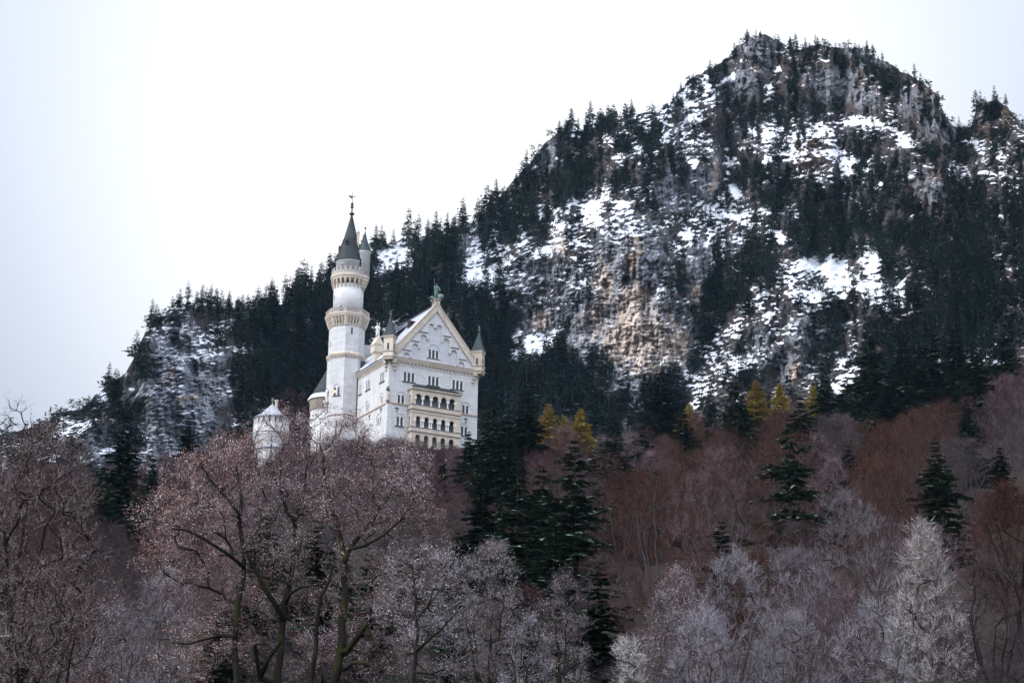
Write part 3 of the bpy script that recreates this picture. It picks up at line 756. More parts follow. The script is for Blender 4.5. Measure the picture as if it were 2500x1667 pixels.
slit(oct_frame(-1, 4.32 * c8), .3, -2.4, -.5, .5)
slit(oct_frame(-2, 4.2 * c8), 0, 1.6, 3.4, .3)
slit(rad_frame(R(-112), 3.45), 0, 24.9, 26.8, .8); slit(rad_frame(R(-150), 3.45), 0, 28.7, 29.5, .3)
slit(rad_frame(R(-120), 3.16), 0, 34.6, 37.1, .55)
slit(rad_frame(R(-125), 1.39, tc), 0, 36.4, 38.6, .5, tt)
fr = oct_frame(-1, 4.2 * c8)
b = MB(); b.plate(arch_ring(0, 7.1, .86, 1.02), [], d0=0, d1=.1, **fr)
for c in (-.5, .5): b.plate(arch_ring(c, 6.95, .27, .4), [], d0=0, d1=.07, **fr)
w_ = T_('window', b, 'whitedark')
b = MB()
for c in (-.5, .5): b.plate(arch(c, 5.3, 7.22, .54), [], d0=0, d1=.02, **fr)
T_('pane', b, 'glass', w_)
for c in (-.88, 0, .88):
    b = MB(); b.plate([(c - .1, 5.3), (c + .1, 5.3), (c + .1, 6.7), (c + .2, 6.95), (c - .2, 6.95), (c - .1, 6.7)], [], d0=0, d1=.12, **fr); T_('column', b, 'pale', w_)
b = MB(); b.plate([(-1, 5.1), (1, 5.1), (1, 5.28), (-1, 5.28)], [], d0=0, d1=.2, **fr); T_('sill', b, 'sill', w_)
lamp = mat('warm_lamp', (1, .6, .2)); lamp.node_tree.nodes['Principled BSDF'].inputs['Emission Color'].default_value = (1, .5, .12, 1)
lamp.node_tree.nodes['Principled BSDF'].inputs['Emission Strength'].default_value = 2.0
b = MB(); b.plate([(-.5 + .22 * math.cos(i * .785), 6.2 + .3 * math.sin(i * .785)) for i in range(8)], [], d0=.02, d1=.05, **fr); b.build('lit_lamp', lamp, w_, False, TB)
# sculpted figures on the tower's outer edge
fr = oct_frame(-2, 4.2 * c8)
px_ = [fr['O'][i] + fr['n'][i] * .35 for i in range(3)]
st = figure('statue', TC + np.array([px_[0], px_[1], 4.4]), R(-65), 1.75, JS, BN, M['pale'])
tag(st, 'white carved figure on a bracket at the outer edge of the tall tower', 'statue')
b = MB(); b.lathe([(.15, -1.6), (.35, -1.2), (.4, -.9), (.75, -.5), (.8, 0), (.4, .03)], 8); b.build('bracket', M['white'], st)

# ------------------------------------------------------------------ lower round tower and the small round turret behind
def wt(x, y, z): return (x, y, z + CAMZ)
rt = tag(empty('round_tower', wt(-56.75, 470, 100)), 'squat white round tower with battlements under a low slate cone roof', 'tower')
def A_(name, mb, m, par=rt, smooth=False): return mb.build(name, M[m], par, smooth)
b = MB(); b.lathe([(3.75, 0), (3.75, 19.6), (4.2, 21.2), (4.2, 24.4)], 36); A_('wall', b, 'white', smooth=True)
b = MB(); b.lathe([(4.2, 22.15), (4.34, 22.2), (4.34, 22.45), (4.2, 22.5)], 36); A_('band', b, 'whitedark', smooth=True)
b = MB()
for k in range(18):
    q = 2 * math.pi * (k + .5) / 18; f1 = rad_frame(q, 4.02)
    b.plate(arch_ring(0, 21.5, .36, .55, 8), [], d0=0, d1=.28, **f1)
A_('corbel_arch', b, 'white')
for k in range(18):
    q0, q1 = 2 * math.pi * (k - .36) / 18, 2 * math.pi * (k + .36) / 18; m = MB()
    v = [(r_ * math.cos(a), r_ * math.sin(a), z) for z in (24.4, 26.0) for r_ in (3.8, 4.2) for a in (q0, q1)]
    m.add(v, [(0, 1, 3, 2), (4, 6, 7, 5), (2, 3, 7, 6), (0, 4, 5, 1), (0, 2, 6, 4), (1, 5, 7, 3)]); A_('merlon', m, 'white')
b = MB(); b.lathe([(3.6, 24.4), (3.6, 25.9)], 24); A_('inner_wall', b, 'wood')
b = MB(); b.lathe([(4.5, 25.95), (4.5, 26.05), (2.9, 27.0), (.3, 29.6), (.1, 29.8)], 32); cr_ = A_('cone_roof', b, 'roof', smooth=True)
b = MB(); b.lathe([(.12, 29.6), (.14, 30.6), (.3, 30.7), (.3, 31.0), (.1, 31.2), (.05, 31.4)], 8); A_('finial', b, 'bronze')
b = MB(); b.lathe([(.36, 27.5), (.36, 30.3), (.5, 30.4), (.5, 30.7), (.36, 30.75)], 10, (1.0, -.4)); A_('chimney', b, 'tan')
b = MB(); b.lathe([(3.2, 0), (3.2, 18.0)], 24, (.6, -2.6)); ap = A_('lower_turret', b, 'white', smooth=True)
b = MB(); b.lathe([(3.5, 17.9), (3.45, 18.1), (.2, 20.2)], 24, (.6, -2.6)); A_('turret_roof', b, 'roof', ap)

wing = tag(empty('round_turret', wt(-43.3, 468, 100)), 'round tan-topped turret with dark cone roof half hidden behind the tall tower', 'turret')
b = MB(); b.lathe([(4.2, 0), (4.2, 27.4)], 28); A_('wall', b, 'white', wing, True)
b = MB(); b.lathe([(4.2, 27.4), (4.4, 27.5), (4.4, 29.7), (4.6, 29.8), (4.6, 30.1)], 28); A_('cornice', b, 'tan', wing, True)
b = MB(); b.lathe([(4.85, 30.0), (4.8, 30.15), (2.6, 34.2), (.15, 39.0)], 28); A_('cone_roof', b, 'spire', wing, True)
b = MB(); b.lathe([(4.86, 30.05), (4.9, 30.3), (4.3, 31.2), (4.25, 31.1)], 28, cap=False); m_ = A_('snow_rim', b, 'snow', wing)

# ------------------------------------------------------------------ mountain: one terrain sheet surveyed along bearings from the valley
SKY = np.array([(-300, 1120), (-150, 1085), (0, 1060), (70, 1040), (126, 1024), (159, 1004), (212, 992), (232, 962), (265, 938), (308, 905), (331, 862), (352, 815), (365, 786), (398, 768), (415, 752),
    (464, 742), (530, 745), (580, 752), (623, 755), (680, 745), (733, 715), (787, 690), (850, 640), (905, 610), (962, 588), (1030, 580), (1090, 565), (1127, 552), (1180, 525), (1215, 492), (1245, 452), (1270, 428),
    (1300, 385), (1329, 348), (1370, 325), (1420, 300), (1462, 290), (1520, 285), (1600, 272), (1640, 240), (1658, 222), (1700, 186), (1760, 152), (1796, 112), (1830, 96), (1860, 84), (1890, 88), (1903, 100), (1924, 122),
    (1960, 118), (1988, 112), (2073, 118), (2126, 136), (2160, 150), (2190, 166), (2235, 195), (2260, 212), (2285, 228), (2301, 268), (2317, 296), (2339, 316), (2370, 312), (2386, 260), (2424, 246), (2455, 258),
    (2477, 286), (2500, 304), (2600, 350), (2800, 400)], float)
# ground cover seen on the slopes: kind, centre x, y, half-sizes, tilt (degrees), amount
SNOW = """1230 610 110 80 0 .58;1450 560 120 70 0 .55;1350 700 120 60 0 .45;1780 540 130 90 0 .55;1800 820 140 90 0 .55;1600 330 140 70 0 .55;1950 340 160 60 0 .5;2000 700 150 60 0 .72;1690 230 90 60 -30 .6;480 830 90 60 20 .5;400 780 50 40 -30 .5;1200 660 60 90 0 .6;1700 480 80 60 0 .5;965 622 46 36 0 1.15;930 655 30 14 -25 .9;1158 663 30 62 6 1.15;1156 588 16 34 8 .9;1162 547 16 12 0 .8;1237 622 22 32 20 1;1291 580 18 18 0 .7;1360 566 19 50 10 1.05;1352 606 24 24 0 .8;1403 491 24 18 0 1.05;1443 519 24 48 12 1.1;1518 515 34 28 -40 1.1;1478 478 30 26 0 .8;1530 460 22 18 0 .8;1590 455 8 16 0 1;1324 669 11 13 0 1;1320 724 30 26 0 .7;1215 690 20 14 0 .7;1427 653 24 30 30 .65;1462 625 14 10 0 .9;1400 600 24 20 0 .7
1305 842 66 24 -24 1.4;1258 820 14 34 0 1.2;1265 880 12 24 20 1.1;1391 934 12 8 0 .9;1559 993 12 26 0 1.3;1835 742 52 14 -32 1.2;1805 780 40 18 -25 .9;1703 847 20 17 -20 1.1;1763 827 28 9 -12 1.1;1790 803 36 16 -10 .9;1818 890 18 15 -35 1.1;1676 906 34 34 0 .62;1715 954 28 36 0 .72;1700 985 18 16 0 .7;1750 870 40 20 0 .5
1664 420 26 14 -30 1.05;1723 499 24 16 0 1;1690 470 40 20 0 .55;1767 530 30 14 -15 1;1798 463 18 18 0 1;1826 440 14 6 0 1;1822 523 30 14 -10 1;1739 570 20 10 0 .85;1672 572 26 4 -2 1.1;1665 598 24 4 0 1;1620 708 18 13 -35 .95;1751 643 20 4 -6 1;1822 552 22 8 -10 1;1790 500 40 30 0 .5;1815 551 16 8 0 .7;1738 590 22 10 0 .7;1770 610 18 6 0 .7
1315 408 12 8 0 .9;1366 387 16 8 -20 .9;1330 300 20 12 0 .6;1430 303 34 18 -20 1.05;1403 330 16 16 0 .9;1488 340 26 28 10 .85;1552 290 18 24 0 .95;1505 394 18 20 0 .8;1546 370 34 20 0 .75;1626 287 28 15 -15 1.1;1680 282 25 24 0 .9;1722 229 32 20 -35 1.05;1700 258 20 16 0 .9;1658 418 16 10 0 .7;1686 401 22 14 -25 1.1;1769 203 38 12 -40 1;1811 142 13 12 0 .9;1760 250 30 16 -30 .6;1610 340 30 40 0 .5
1899 172 10 15 0 1;1876 234 10 26 0 1.25;1926 234 18 10 -20 .9;1840 220 16 14 0 .5;2006 146 20 7 -20 1;2048 150 13 6 0 .8;2083 299 32 14 10 1.1;2120 292 20 8 0 1;2148 302 30 11 32 1.1;2186 318 26 7 38 1;2209 345 17 18 0 1;2006 318 12 22 15 1;2037 368 15 22 20 1.1;2071 413 21 36 -8 1.25;2040 330 24 12 0 .7;2128 394 10 20 0 1;2186 260 22 5 36 1;2216 218 14 5 -30 1;2140 452 12 10 0 .9;2090 460 18 10 0 .8
1792 394 14 15 0 1.1;1734 364 20 9 -25 1.15;1807 360 14 10 -20 1.05;1880 394 14 18 0 1;1876 325 24 13 15 1;1830 318 26 10 0 .8;1937 333 10 8 0 .9;1796 467 14 17 0 1.1;1945 436 10 7 0 .8;1864 513 26 12 -15 1.05;1796 517 20 20 0 .6;1903 586 15 20 0 .9;1850 545 16 6 0 .8;2251 402 20 6 0 .9;2235 430 20 12 0 .6;2381 356 24 8 36 1.1;2408 432 38 13 36 1;2477 459 22 8 25 1.1;2450 390 13 10 0 .9;2408 272 12 4 -10 .8;2440 375 16 10 0 .6;2327 559 20 10 0 .7;2381 543 10 8 0 .8;2006 455 10 8 0 .8
1992 657 74 28 -8 1.25;1965 640 40 14 -35 1.2;2130 640 32 34 0 1.1;2126 705 38 34 0 1.15;2060 715 28 16 0 1.15;2040 690 40 12 0 1.1;2196 721 20 42 0 1;2170 760 22 14 0 .9;1878 769 26 15 -25 1.05;1900 750 16 22 0 .8;1772 823 30 8 -10 1.1;1922 804 26 10 10 1;1836 877 13 20 -35 1.1;2062 922 22 12 -15 1.2;2052 945 16 13 0 1.2;2078 782 20 8 -10 1;2062 884 10 14 0 1;2005 750 28 9 8 .8;1983 890 28 6 -15 .8;2416 708 11 8 25 1;2375 683 16 8 20 .9;2438 884 13 13 0 .8;1954 702 22 8 0 .8;2000 910 30 16 0 .6;1900 850 60 40 0 .42;1640 900 50 30 0 .4;2120 810 20 8 0 .6
448 772 26 20 -30 1.1;424 802 28 12 -15 1.1;484 835 30 10 -10 1;494 866 32 18 15 1.05;564 852 20 16 25 .9;544 786 12 15 0 .8;544 951 24 13 10 1;577 1031 12 8 0 .9;275 991 16 9 0 1.1;245 965 13 18 25 1;205 1034 28 11 -20 1.1;190 1050 20 10 0 1;146 1024 22 14 0 1;351 1064 8 27 -15 1.1;444 938 13 4 -25 1.1;458 1003 24 9 15 1;374 765 10 6 0 .8;272 1097 14 7 -20 1;560 900 30 40 0 .35;150 1045 40 20 0 .9;320 945 10 4 0 .8"""
ROCK = """1540 700 85 150 0 1.2;1545 860 60 110 8 1.2;1640 860 45 100 10 1.1;1480 760 50 130 0 1;1316 780 50 36 0 1;1375 598 17 26 0 1.1;1290 680 44 44 0 .9;1370 690 30 50 0 .9;1430 800 40 110 0 1;1410 720 30 60 0 .8;1672 460 64 44 -20 1;1743 440 14 56 5 1;1715 640 34 56 0 1;1814 590 28 24 0 1;1703 716 24 34 0 1;1954 804 26 44 0 1;1929 903 26 34 0 1.1;1877 905 22 36 0 1;2015 817 24 30 0 .8;1860 840 30 40 0 .7;1545 970 25 40 0 1;1400 900 30 60 0 .6
2044 205 70 44 10 .62;1872 145 28 36 0 .6;1815 203 40 30 -30 .7;2113 241 40 30 30 .7;2297 299 60 50 40 .55;1850 110 50 20 0 .6;2240 250 50 40 40 .5;2420 280 30 36 0 .6;1318 390 44 36 -40 1;1140 590 16 50 10 .9;1020 600 18 30 0 .8;1080 720 24 50 0 .6;1265 440 30 26 -40 .8;1170 540 20 24 0 .6;2120 150 50 20 20 .8;2266 452 58 56 30 .6
428 910 70 110 5 1.25;460 1000 70 90 0 1.2;380 960 50 100 10 1.1;520 960 30 80 0 .8;400 820 40 40 0 .7;420 1080 70 60 0 1;240 1090 20 60 0 .8;530 880 30 30 0 .5;380 1140 60 60 0 .8"""
WARM = """1560 800 95 140 5 .6;1640 860 55 100 8 .65;1480 780 45 130 0 .55;1560 680 60 60 0 .45;1537 800 20 76 2 1.3;1550 620 14 54 3 1.1;1703 716 16 26 0 1;1652 855 34 52 10 1;1490 858 18 44 0 1;1478 716 18 60 0 .7;1316 785 44 26 0 .7;1375 598 15 25 0 1.1;1743 440 11 54 3 1;1938 912 14 26 0 .9;1640 770 12 60 0 .8;1560 720 40 20 0 .6;1420 800 16 60 0 .5;1590 900 20 50 0 .7;1880 910 10 30 0 .5;1250 720 16 30 0 .5;1700 440 30 30 0 .35;2040 215 60 30 10 .3;421 908 7 34 0 .8;458 975 32 12 -10 .9;380 870 12 22 0 .6;400 930 8 20 0 .6;370 990 8 30 0 .5;450 860 6 30 0 .5;1845 140 20 30 0 .3"""
BROWN = """2044 190 120 60 10 .75;1870 140 60 50 0 .7;2240 250 60 60 40 .7;2420 290 60 50 0 .7;2110 250 60 40 30 .6;1815 200 40 30 -30 .5;1975 375 38 44 20 1.1;2266 455 60 60 35 1;2297 299 50 50 40 .4;1930 300 30 20 0 .4;2050 560 60 30 0 .3;1960 400 40 60 0 .6;2300 520 60 60 0 .5;2420 700 60 40 0 .7;2250 740 50 40 0 .7;1760 300 30 30 0 .4;560 900 30 40 0 .5;1700 420 30 20 0 .5;2180 820 60 60 0 .6;2040 840 40 60 0 .4"""
FOREST = """1860 112 60 26 0 1.1;1985 130 90 26 0 1.15;2126 152 60 24 20 1.15;2215 205 50 28 40 1.1;2285 262 26 40 0 1;1760 175 40 26 -35 1;2425 262 40 22 0 1;1690 215 40 20 -35 .9;960 556 60 30 0 1.3;1040 566 60 34 0 1.3;900 590 24 26 0 1.3;1100 540 50 30 -15 1.2;810 660 50 40 -25 1.3;740 690 60 34 -15 1.3;680 800 90 80 0 1.3;720 880 120 110 0 1.4;640 900 46 110 0 1.2;800 740 80 60 -20 1.3;560 745 60 18 10 1.1;470 730 60 16 0 1.1;600 840 20 60 0 .8;860 680 60 60 0 1.2;1050 640 70 70 0 1.3;1000 720 110 60 0 1.2;940 570 40 24 0 1.2;1100 600 36 40 0 1;1150 760 60 60 0 1;1210 800 50 90 10 1.3;1190 900 50 100 0 1.3;880 620 24 40 0 1
1220 520 56 60 -30 1.3;1290 480 60 70 -25 1.3;1370 430 60 60 -20 1.2;1420 380 60 50 0 1;1330 400 30 40 0 .9;1370 550 36 16 0 .6;1500 300 110 26 0 1.3;1560 340 60 40 0 .8;1600 400 70 40 0 .8;1530 420 50 30 0 .6;1480 440 50 26 0 .7;1620 500 40 30 0 .4;1260 560 40 20 0 .7;1190 600 16 40 0 .6
1330 940 90 40 0 1.3;1290 990 60 40 0 1.3;1430 960 60 60 0 1.1;1480 1000 80 40 0 1.3;1360 880 40 30 0 .8;1620 960 50 50 0 .9;1500 900 20 50 0 .4;1600 1000 60 40 0 1;1780 720 60 56 -15 1.3;1850 660 50 40 -20 1.2;1760 640 30 40 0 .7;1720 790 30 40 0 .8;1860 620 60 40 0 1
1830 265 50 60 0 1;1800 310 60 30 0 .8;1930 160 22 70 10 1.4;1920 240 26 60 0 1.1;2080 150 80 22 12 1.1;2150 190 60 20 30 1;1970 260 50 30 0 .8;2020 270 40 40 0 .7;1830 420 34 50 0 .9;1870 450 40 40 0 .9;1940 480 70 60 0 .9;1900 360 40 30 0 .6;2010 520 80 80 0 1;2120 520 100 90 0 1.2;2100 350 60 30 0 .7;2160 430 60 60 0 .8;2250 560 110 80 0 1.2;2350 480 60 50 30 .9;2400 600 110 80 0 1.3;2300 660 120 90 0 1.2;2130 600 60 40 0 .7;2000 600 60 30 0 .8;2450 720 80 90 0 1.2;2330 800 140 70 0 1.2;2230 350 60 40 40 .7;2180 300 30 30 0 .5;2480 540 60 80 0 1.2;2140 740 60 80 0 .6;2040 740 20 60 0 .4;2200 860 90 60 0 1.1;2040 800 40 60 0 .6;2340 330 20 20 0 1;2500 380 50 30 0 1;2440 330 40 40 0 .6;1990 700 30 30 0 .3;2110 660 20 60 0 .7;2300 380 40 40 0 .7
285 965 18 60 -35 .9;335 880 12 50 -30 1.0;378 790 14 24 -30 .8;225 1015 16 30 -20 .6;540 820 14 20 0 .5;330 1070 30 30 0 .5;590 990 30 60 0 1.1;610 1040 40 40 0 1.1;540 1080 30 30 0 .6"""
def stamps(txt):
    return np.array([[float(v) for v in r_.split()] for r_ in txt.replace('\n', ';').split(';')])
def cover(txt, x, y, soft=1.0, combine='max'):
    """value of a ground-cover map at surveyed bearings x, y"""
    out = np.zeros_like(x)
    for cx, cy, rx, ry, an, am in stamps(txt):
        m_ = max(rx, ry) * 2.2
        sel = (abs(x - cx) < m_) & (abs(y - cy) < m_)
        if not sel.any(): continue
        a = R(an); dx, dy = x[sel] - cx, y[sel] - cy
        u = (dx * math.cos(a) + dy * math.sin(a)) / rx; v = (-dx * math.sin(a) + dy * math.cos(a)) / ry
        w = am * np.clip(1.55 - np.sqrt(u * u + v * v), 0, 1) ** soft
        out[sel] = np.maximum(out[sel], w)
    return out
NX, NY = 1330, 480
gx_ = np.linspace(-500, 3050, NX)
ysky = np.interp(gx_, SKY[:, 0], SKY[:, 1])
ysky = ysky + 7 * PN.fbm(gx_ / 37, 0.3, 0.7, 4, .6)
tt_ = np.linspace(0, 1, NY)
GX = np.repeat(gx_[:, None], NY, 1)
GY = 1260 + (ysky[:, None] - 1260) * tt_[None, :]
# wobble the survey coordinates so that no patch keeps a clean outline
WX = GX + 14 * PN.fbm(GX / 42, GY / 30, 1.3, 4, .6); WY = GY + 11 * PN.fbm(GX / 42, GY / 26, 5.1, 4, .6)
c_snow, c_rock = cover(SNOW, WX, WY), cover(ROCK, WX, WY)
c_warm, c_brown, c_for = cover(WARM, WX, WY), cover(BROWN, WX, WY), cover(FOREST, WX, WY)
# steepness of the ground (tangent): cliffs steep, snow and woods gentler, broken by ledges
led = PM.fbm(GX / 90, (GY + GX * .12) / 17, 3.7, 4, .6)
tan_a = 1.35 + 2.6 * np.clip(c_rock, 0, 1) - .35 * np.clip(c_snow, 0, 1) + .25 * np.clip(c_for, 0, 1)
tan_a = tan_a * np.exp((.6 - .35 * np.clip(c_rock, 0, 1)) * led)
ker = np.exp(-np.linspace(-2, 2, 19) ** 2); ker /= ker.sum()
tan_a = np.apply_along_axis(lambda c: np.convolve(np.pad(c, 9, mode='edge'), ker, 'valid'), 0, tan_a)
tan_a = np.clip(tan_a, .62, 6)
dirs = rays(GX, GY); hyp = np.hypot(dirs[..., 0], dirs[..., 1]); te = dirs[..., 2] / hyp
r0 = np.interp(gx_, [-260, 200, 450, 620, 900, 1300, 1700, 2100, 2500, 2760], [560, 580, 590, 640, 700, 730, 700, 650, 590, 560])
lr = np.zeros((NX, NY)); lr[:, 0] = np.log(r0)
dte = np.diff(te, axis=1)
lr[:, 1:] = lr[:, :1] + np.cumsum(dte / np.clip(tan_a[:, 1:] - te[:, 1:], .2, 9), axis=1)
# gullies, buttresses and rock texture push the surface nearer or farther
px_m = np.exp(lr) / F
d = 16 * PN.fbm(GX / 150, GY / 210, 9.1, 3) + 5.5 * PN.fbm(GX / 40, GY / 62, 2.2, 3)
rockw = np.clip(c_rock * 1.2, .25, 1) * np.interp(GX, [600, 720], [.4, 1])
d += rockw * (7.0 * (abs(PN(GX / 19, GY / 95, 4.4)) - .25) + 4.0 * (abs(PM(GX / 9, GY / 44, 1.1)) - .25) + 1.3 * PM(GX / 13, GY / 8, 8.8) + 1.0 * PM(GX / 5, GY / 9, 8.1))
d += 1.5 * PM.fbm(GX / 14, GY / 9, 6.6, 3)
jx, jy = GX + 5 * PN(GX / 22, GY / 22, .4), GY + GX * .16 + 5 * PN(GX / 22, GY / 22, 3.4)
d += 2.6 * (abs(PM.fbm(jx / 24, jy / 8, 2.6, 3, .6)) - .3) + rockw * 2.4 * (abs(PM.fbm(jx / 9, jy / 26, 7.6, 3, .6)) - .3)
MR = np.exp(lr) + d * np.clip(tt_ * 8, 0, 1)[None, :]
MV = dirs / hyp[..., None] * MR[..., None] + np.array([0, 0, CAMZ])
top = MV[:, -1]; bot = MV[:, 0]
out_ = (top / np.linalg.norm(top[:, :2], axis=1)[:, None]) * np.array([1, 1, 0])
back = [top + out_ * a - np.array([0, 0, z]) for a, z in ((10, 4), (40, 30), (140, 130), (500, 480))]
skirt = [bot - (bot * np.array([1, 1, 0])) / np.linalg.norm(bot[:, :2], axis=1)[:, None] * 30 - np.array([0, 0, 110])]
ALL = np.concatenate([skirt[0][:, None], MV, np.stack(back, 1)], 1)
n2 = ALL.shape[1]
ii = (np.arange(NX - 1)[:, None] * n2 + np.arange(n2 - 1)[None, :]).ravel()
Qm = np.stack([ii, ii + n2, ii + n2 + 1, ii + 1], 1)
def rockmat():
    m = mat('mountain_rock_and_snow', (0.2, 0.2, 0.2), 0.95, 0.1); g = G(m)
    gn = g.n('ShaderNodeNewGeometry'); sx = g.n('ShaderNodeSeparateXYZ'); g.l(gn.outputs['Normal'], sx.inputs[0])
    up = sx.outputs[2]
    fine = g.noise(g.world((1, 1, 1.5)), 0.3, 8, 0.72); mid = g.noise(g.world(), 0.06, 6, 0.6)
    streak = g.noise(g.world((1, 1, .14)), 0.3, 6, 0.65); streak2 = g.noise(g.world((1, 1, .22)), 0.11, 6, 0.6)
    lay = g.noise(g.world((.3, .3, 1.6)), 0.16, 5, 0.6)
    sf = g.noise(g.world((1, 1, .2)), 0.9, 6, 0.7)
    streak = g.math('ADD', g.math('MULTIPLY', streak, .55), g.math('MULTIPLY', sf, .45))
    base = g.ramp(streak, [(0.38, (0.05, 0.056, 0.068)), (0.455, (0.135, 0.145, 0.17)), (0.53, (0.255, 0.255, 0.27)), (0.62, (0.44, 0.42, 0.41))])
    tanc = g.ramp(streak, [(0.37, (0.1075, 0.0896, 0.08064)), (0.455, (0.4301, 0.3405, 0.2778)), (0.58, (0.663, 0.5645, 0.4838))])
    wm = g.math('ADD', g.attr('warm'), g.math('MULTIPLY', g.math('SUBTRACT', streak2, 0.5), 1.7))
    col = g.mix(g.rng(wm, .34, .78), base, tanc)
    col = g.mix(g.math('MULTIPLY', g.attr('slate'), .6, True), col, g.ramp(streak, [(0.40, (0.11, 0.12, 0.145)), (0.5, (0.27, 0.29, 0.335)), (0.6, (0.44, 0.44, 0.455))]))
    crack = g.ramp(lay, [(0.40, (.5, .5, .52)), (0.48, (1, 1, 1))])
    col = g.mix(.45, col, g.mix(1.0, col, crack, 'MULTIPLY'))
    vo = g.n('ShaderNodeTexVoronoi'); vo.feature = 'DISTANCE_TO_EDGE'; vo.inputs['Scale'].default_value = 0.16
    wv = g.n('ShaderNodeVectorMath'); wv.operation = 'ADD'; nz = g.n('ShaderNodeTexNoise'); nz.inputs['Scale'].default_value = .25; nz.inputs['Detail'].default_value = 5
    g.l(g.world((1, 1, .4)), wv.inputs[0]); sc5 = g.n('ShaderNodeVectorMath'); sc5.operation = 'SCALE'; sc5.inputs['Scale'].default_value = 7.0
    g.l(g.world(), nz.inputs['Vector']); g.l(nz.outputs['Color'], sc5.inputs[0]); g.l(sc5.outputs[0], wv.inputs[1]); g.l(wv.outputs[0], vo.inputs['Vector'])
    col = g.mix(1.0, col, g.ramp(vo.outputs['Distance'], [(0.0, (.38, .38, .42)), (0.06, (1, 1, 1))]), 'MULTIPLY')
    soil = g.ramp(fine, [(0.35, (0.018, 0.0174, 0.018)), (0.52, (0.06, 0.051, 0.051)), (0.68, (0.114, 0.099, 0.099))])
    grass = g.ramp(fine, [(0.35, (0.035, 0.021, 0.0154)), (0.65, (0.105, 0.07, 0.0546))])
    soil = g.mix(g.rng(g.attr('brown'), .2, .8), soil, grass)
    rk = g.math('ADD', g.attr('rock'), g.math('MULTIPLY', g.math('SUBTRACT', mid, 0.5), 1.2))
    rk = g.math('ADD', rk, g.math('MULTIPLY', g.math('SUBTRACT', 0.45, up), .5))
    col = g.mix(g.rng(rk, .28, .72), soil, col)
    speck = g.noise(g.world((.5, .5, 1.3)), 0.75, 5, 0.7)
    sn = g.math('ADD', g.attr('snow'), g.math('MULTIPLY', g.math('SUBTRACT', fine, 0.5), 1.5))
    sn = g.math('ADD', sn, g.math('MULTIPLY', g.math('SUBTRACT', speck, 0.5), 2.5))
    sn = g.math('ADD', sn, g.math('MULTIPLY', g.math('SUBTRACT', lay, 0.5), .9))
    sn = g.math('ADD', sn, g.math('MULTIPLY', g.math('SUBTRACT', up, 0.5), 1.1))
    sm = g.rng(sn, .59, .65)
    col = g.mix(sm, col, (0.86, 0.88, 0.92))
    g.color(col)
    g.bump(g.math('ADD', streak, g.math('MULTIPLY', fine, .6)), 1.0, 1.1)
    return m
me = npmesh('mountain', ALL.reshape(-1, 3), Qm, None, [rockmat()], smooth=True)
def vattr(nm, a, fill=0.0):
    full = np.full((NX, n2), fill, np.float32); full[:, 1:1 + NY] = a; full[:, 1 + NY:] = a[:, -1:]
    at_ = me.attributes.new(nm, 'FLOAT', 'POINT'); at_.data.foreach_set('value', full.ravel())
# a thin dusting lies on every open ledge, more of it higher up
dust = .34 + .22 * PN.fbm(GX / 60, GY / 45, 7.7, 3) - np.where(GX < 640, .6, .46) * np.clip(c_rock, 0, 1) - .10 * np.clip(c_for, 0, 1.2) - .35 * np.clip((GY - 930) / 90, 0, 1)
vattr('snow', np.maximum(c_snow * .95 + .15 * np.clip(c_snow - .75, 0, 1), dust)); vattr('rock', np.clip(c_rock, 0, 1.2)); vattr('warm', np.clip(c_warm, 0, 1.2)); vattr('brown', c_brown)
vattr('slate', np.clip(c_rock, 0, 1) * np.clip(1.4 - c_warm * 1.2, .2, 1) * np.clip((690 - GX) / 60, 0, 1))
tag(link('mountain', me), kind='structure')
def mountain_at(px, py):
    """ground point of the mountain on a surveyed bearing"""
    px = np.asarray(px, float); py = np.asarray(py, float)
    fx = np.clip((px - gx_[0]) / (gx_[-1] - gx_[0]) * (NX - 1), 0, NX - 1.001); i = fx.astype(int); a = fx - i
    ys = np.interp(px, gx_, ysky)
    fy = np.clip((py - 1260) / (ys - 1260) * (NY - 1), 0, NY - 1.001); j = fy.astype(int); b_ = fy - j
    a = a[:, None]; b_ = b_[:, None]
    return (MV[i, j] * (1 - a) + MV[i + 1, j] * a) * (1 - b_) + (MV[i, j + 1] * (1 - a) + MV[i + 1, j + 1] * a) * b_

# ------------------------------------------------------------------ near ground: valley floor rising to the castle hill
HX = [-2600, -300, 0, 300, 560, 640, 720, 900, 1165, 1240, 1400, 1600, 1800, 2000, 2300, 2500, 2800, 5000]
HYG = [1290, 1262, 1255, 1250, 1215, 1150, 1100, 1082, 1082, 1125, 1180, 1165, 1130, 1110, 1060, 1000, 960, 960]
HRC = [430, 430, 430, 430, 450, 470, 470, 440, 440, 445, 470, 490, 500, 500, 490, 480, 470, 470]
def hill_z(x, y):
    x = np.asarray(x, float); y = np.maximum(np.asarray(y, float), 1)
    X_ = 1250 + F * (x / y) * .95
    rc = np.interp(X_, HX, HRC); yg = np.interp(X_, HX, HYG)
    zc = rc * np.tan(PITCH - (yg - 833.5) / F)
    r_ = np.hypot(x, y); t = np.clip((r_ - 45) / (rc - 45), 0, None)
    z = np.where(t <= 1, zc * np.minimum(t, 1) ** 1.18, zc - np.minimum((r_ - rc) * .25, 22))
    return z + 1.2 * PN.fbm(x / 40, y / 40, 2.0, 3) * np.clip(t * 4, 0, 1)
HA, HR = 220, 150
ha = np.linspace(R(-80), R(80), HA); hr = np.concatenate([np.linspace(-3, 60, 25)[:-1], np.linspace(60, 620, HR - 24)])
hx = np.sin(ha)[:, None] * hr[None, :]; hy = np.cos(ha)[:, None] * hr[None, :]
hz = hill_z(hx, np.where(hy > 1, hy, 1)); hz[:, :24] = np.minimum(hz[:, :24], .3)
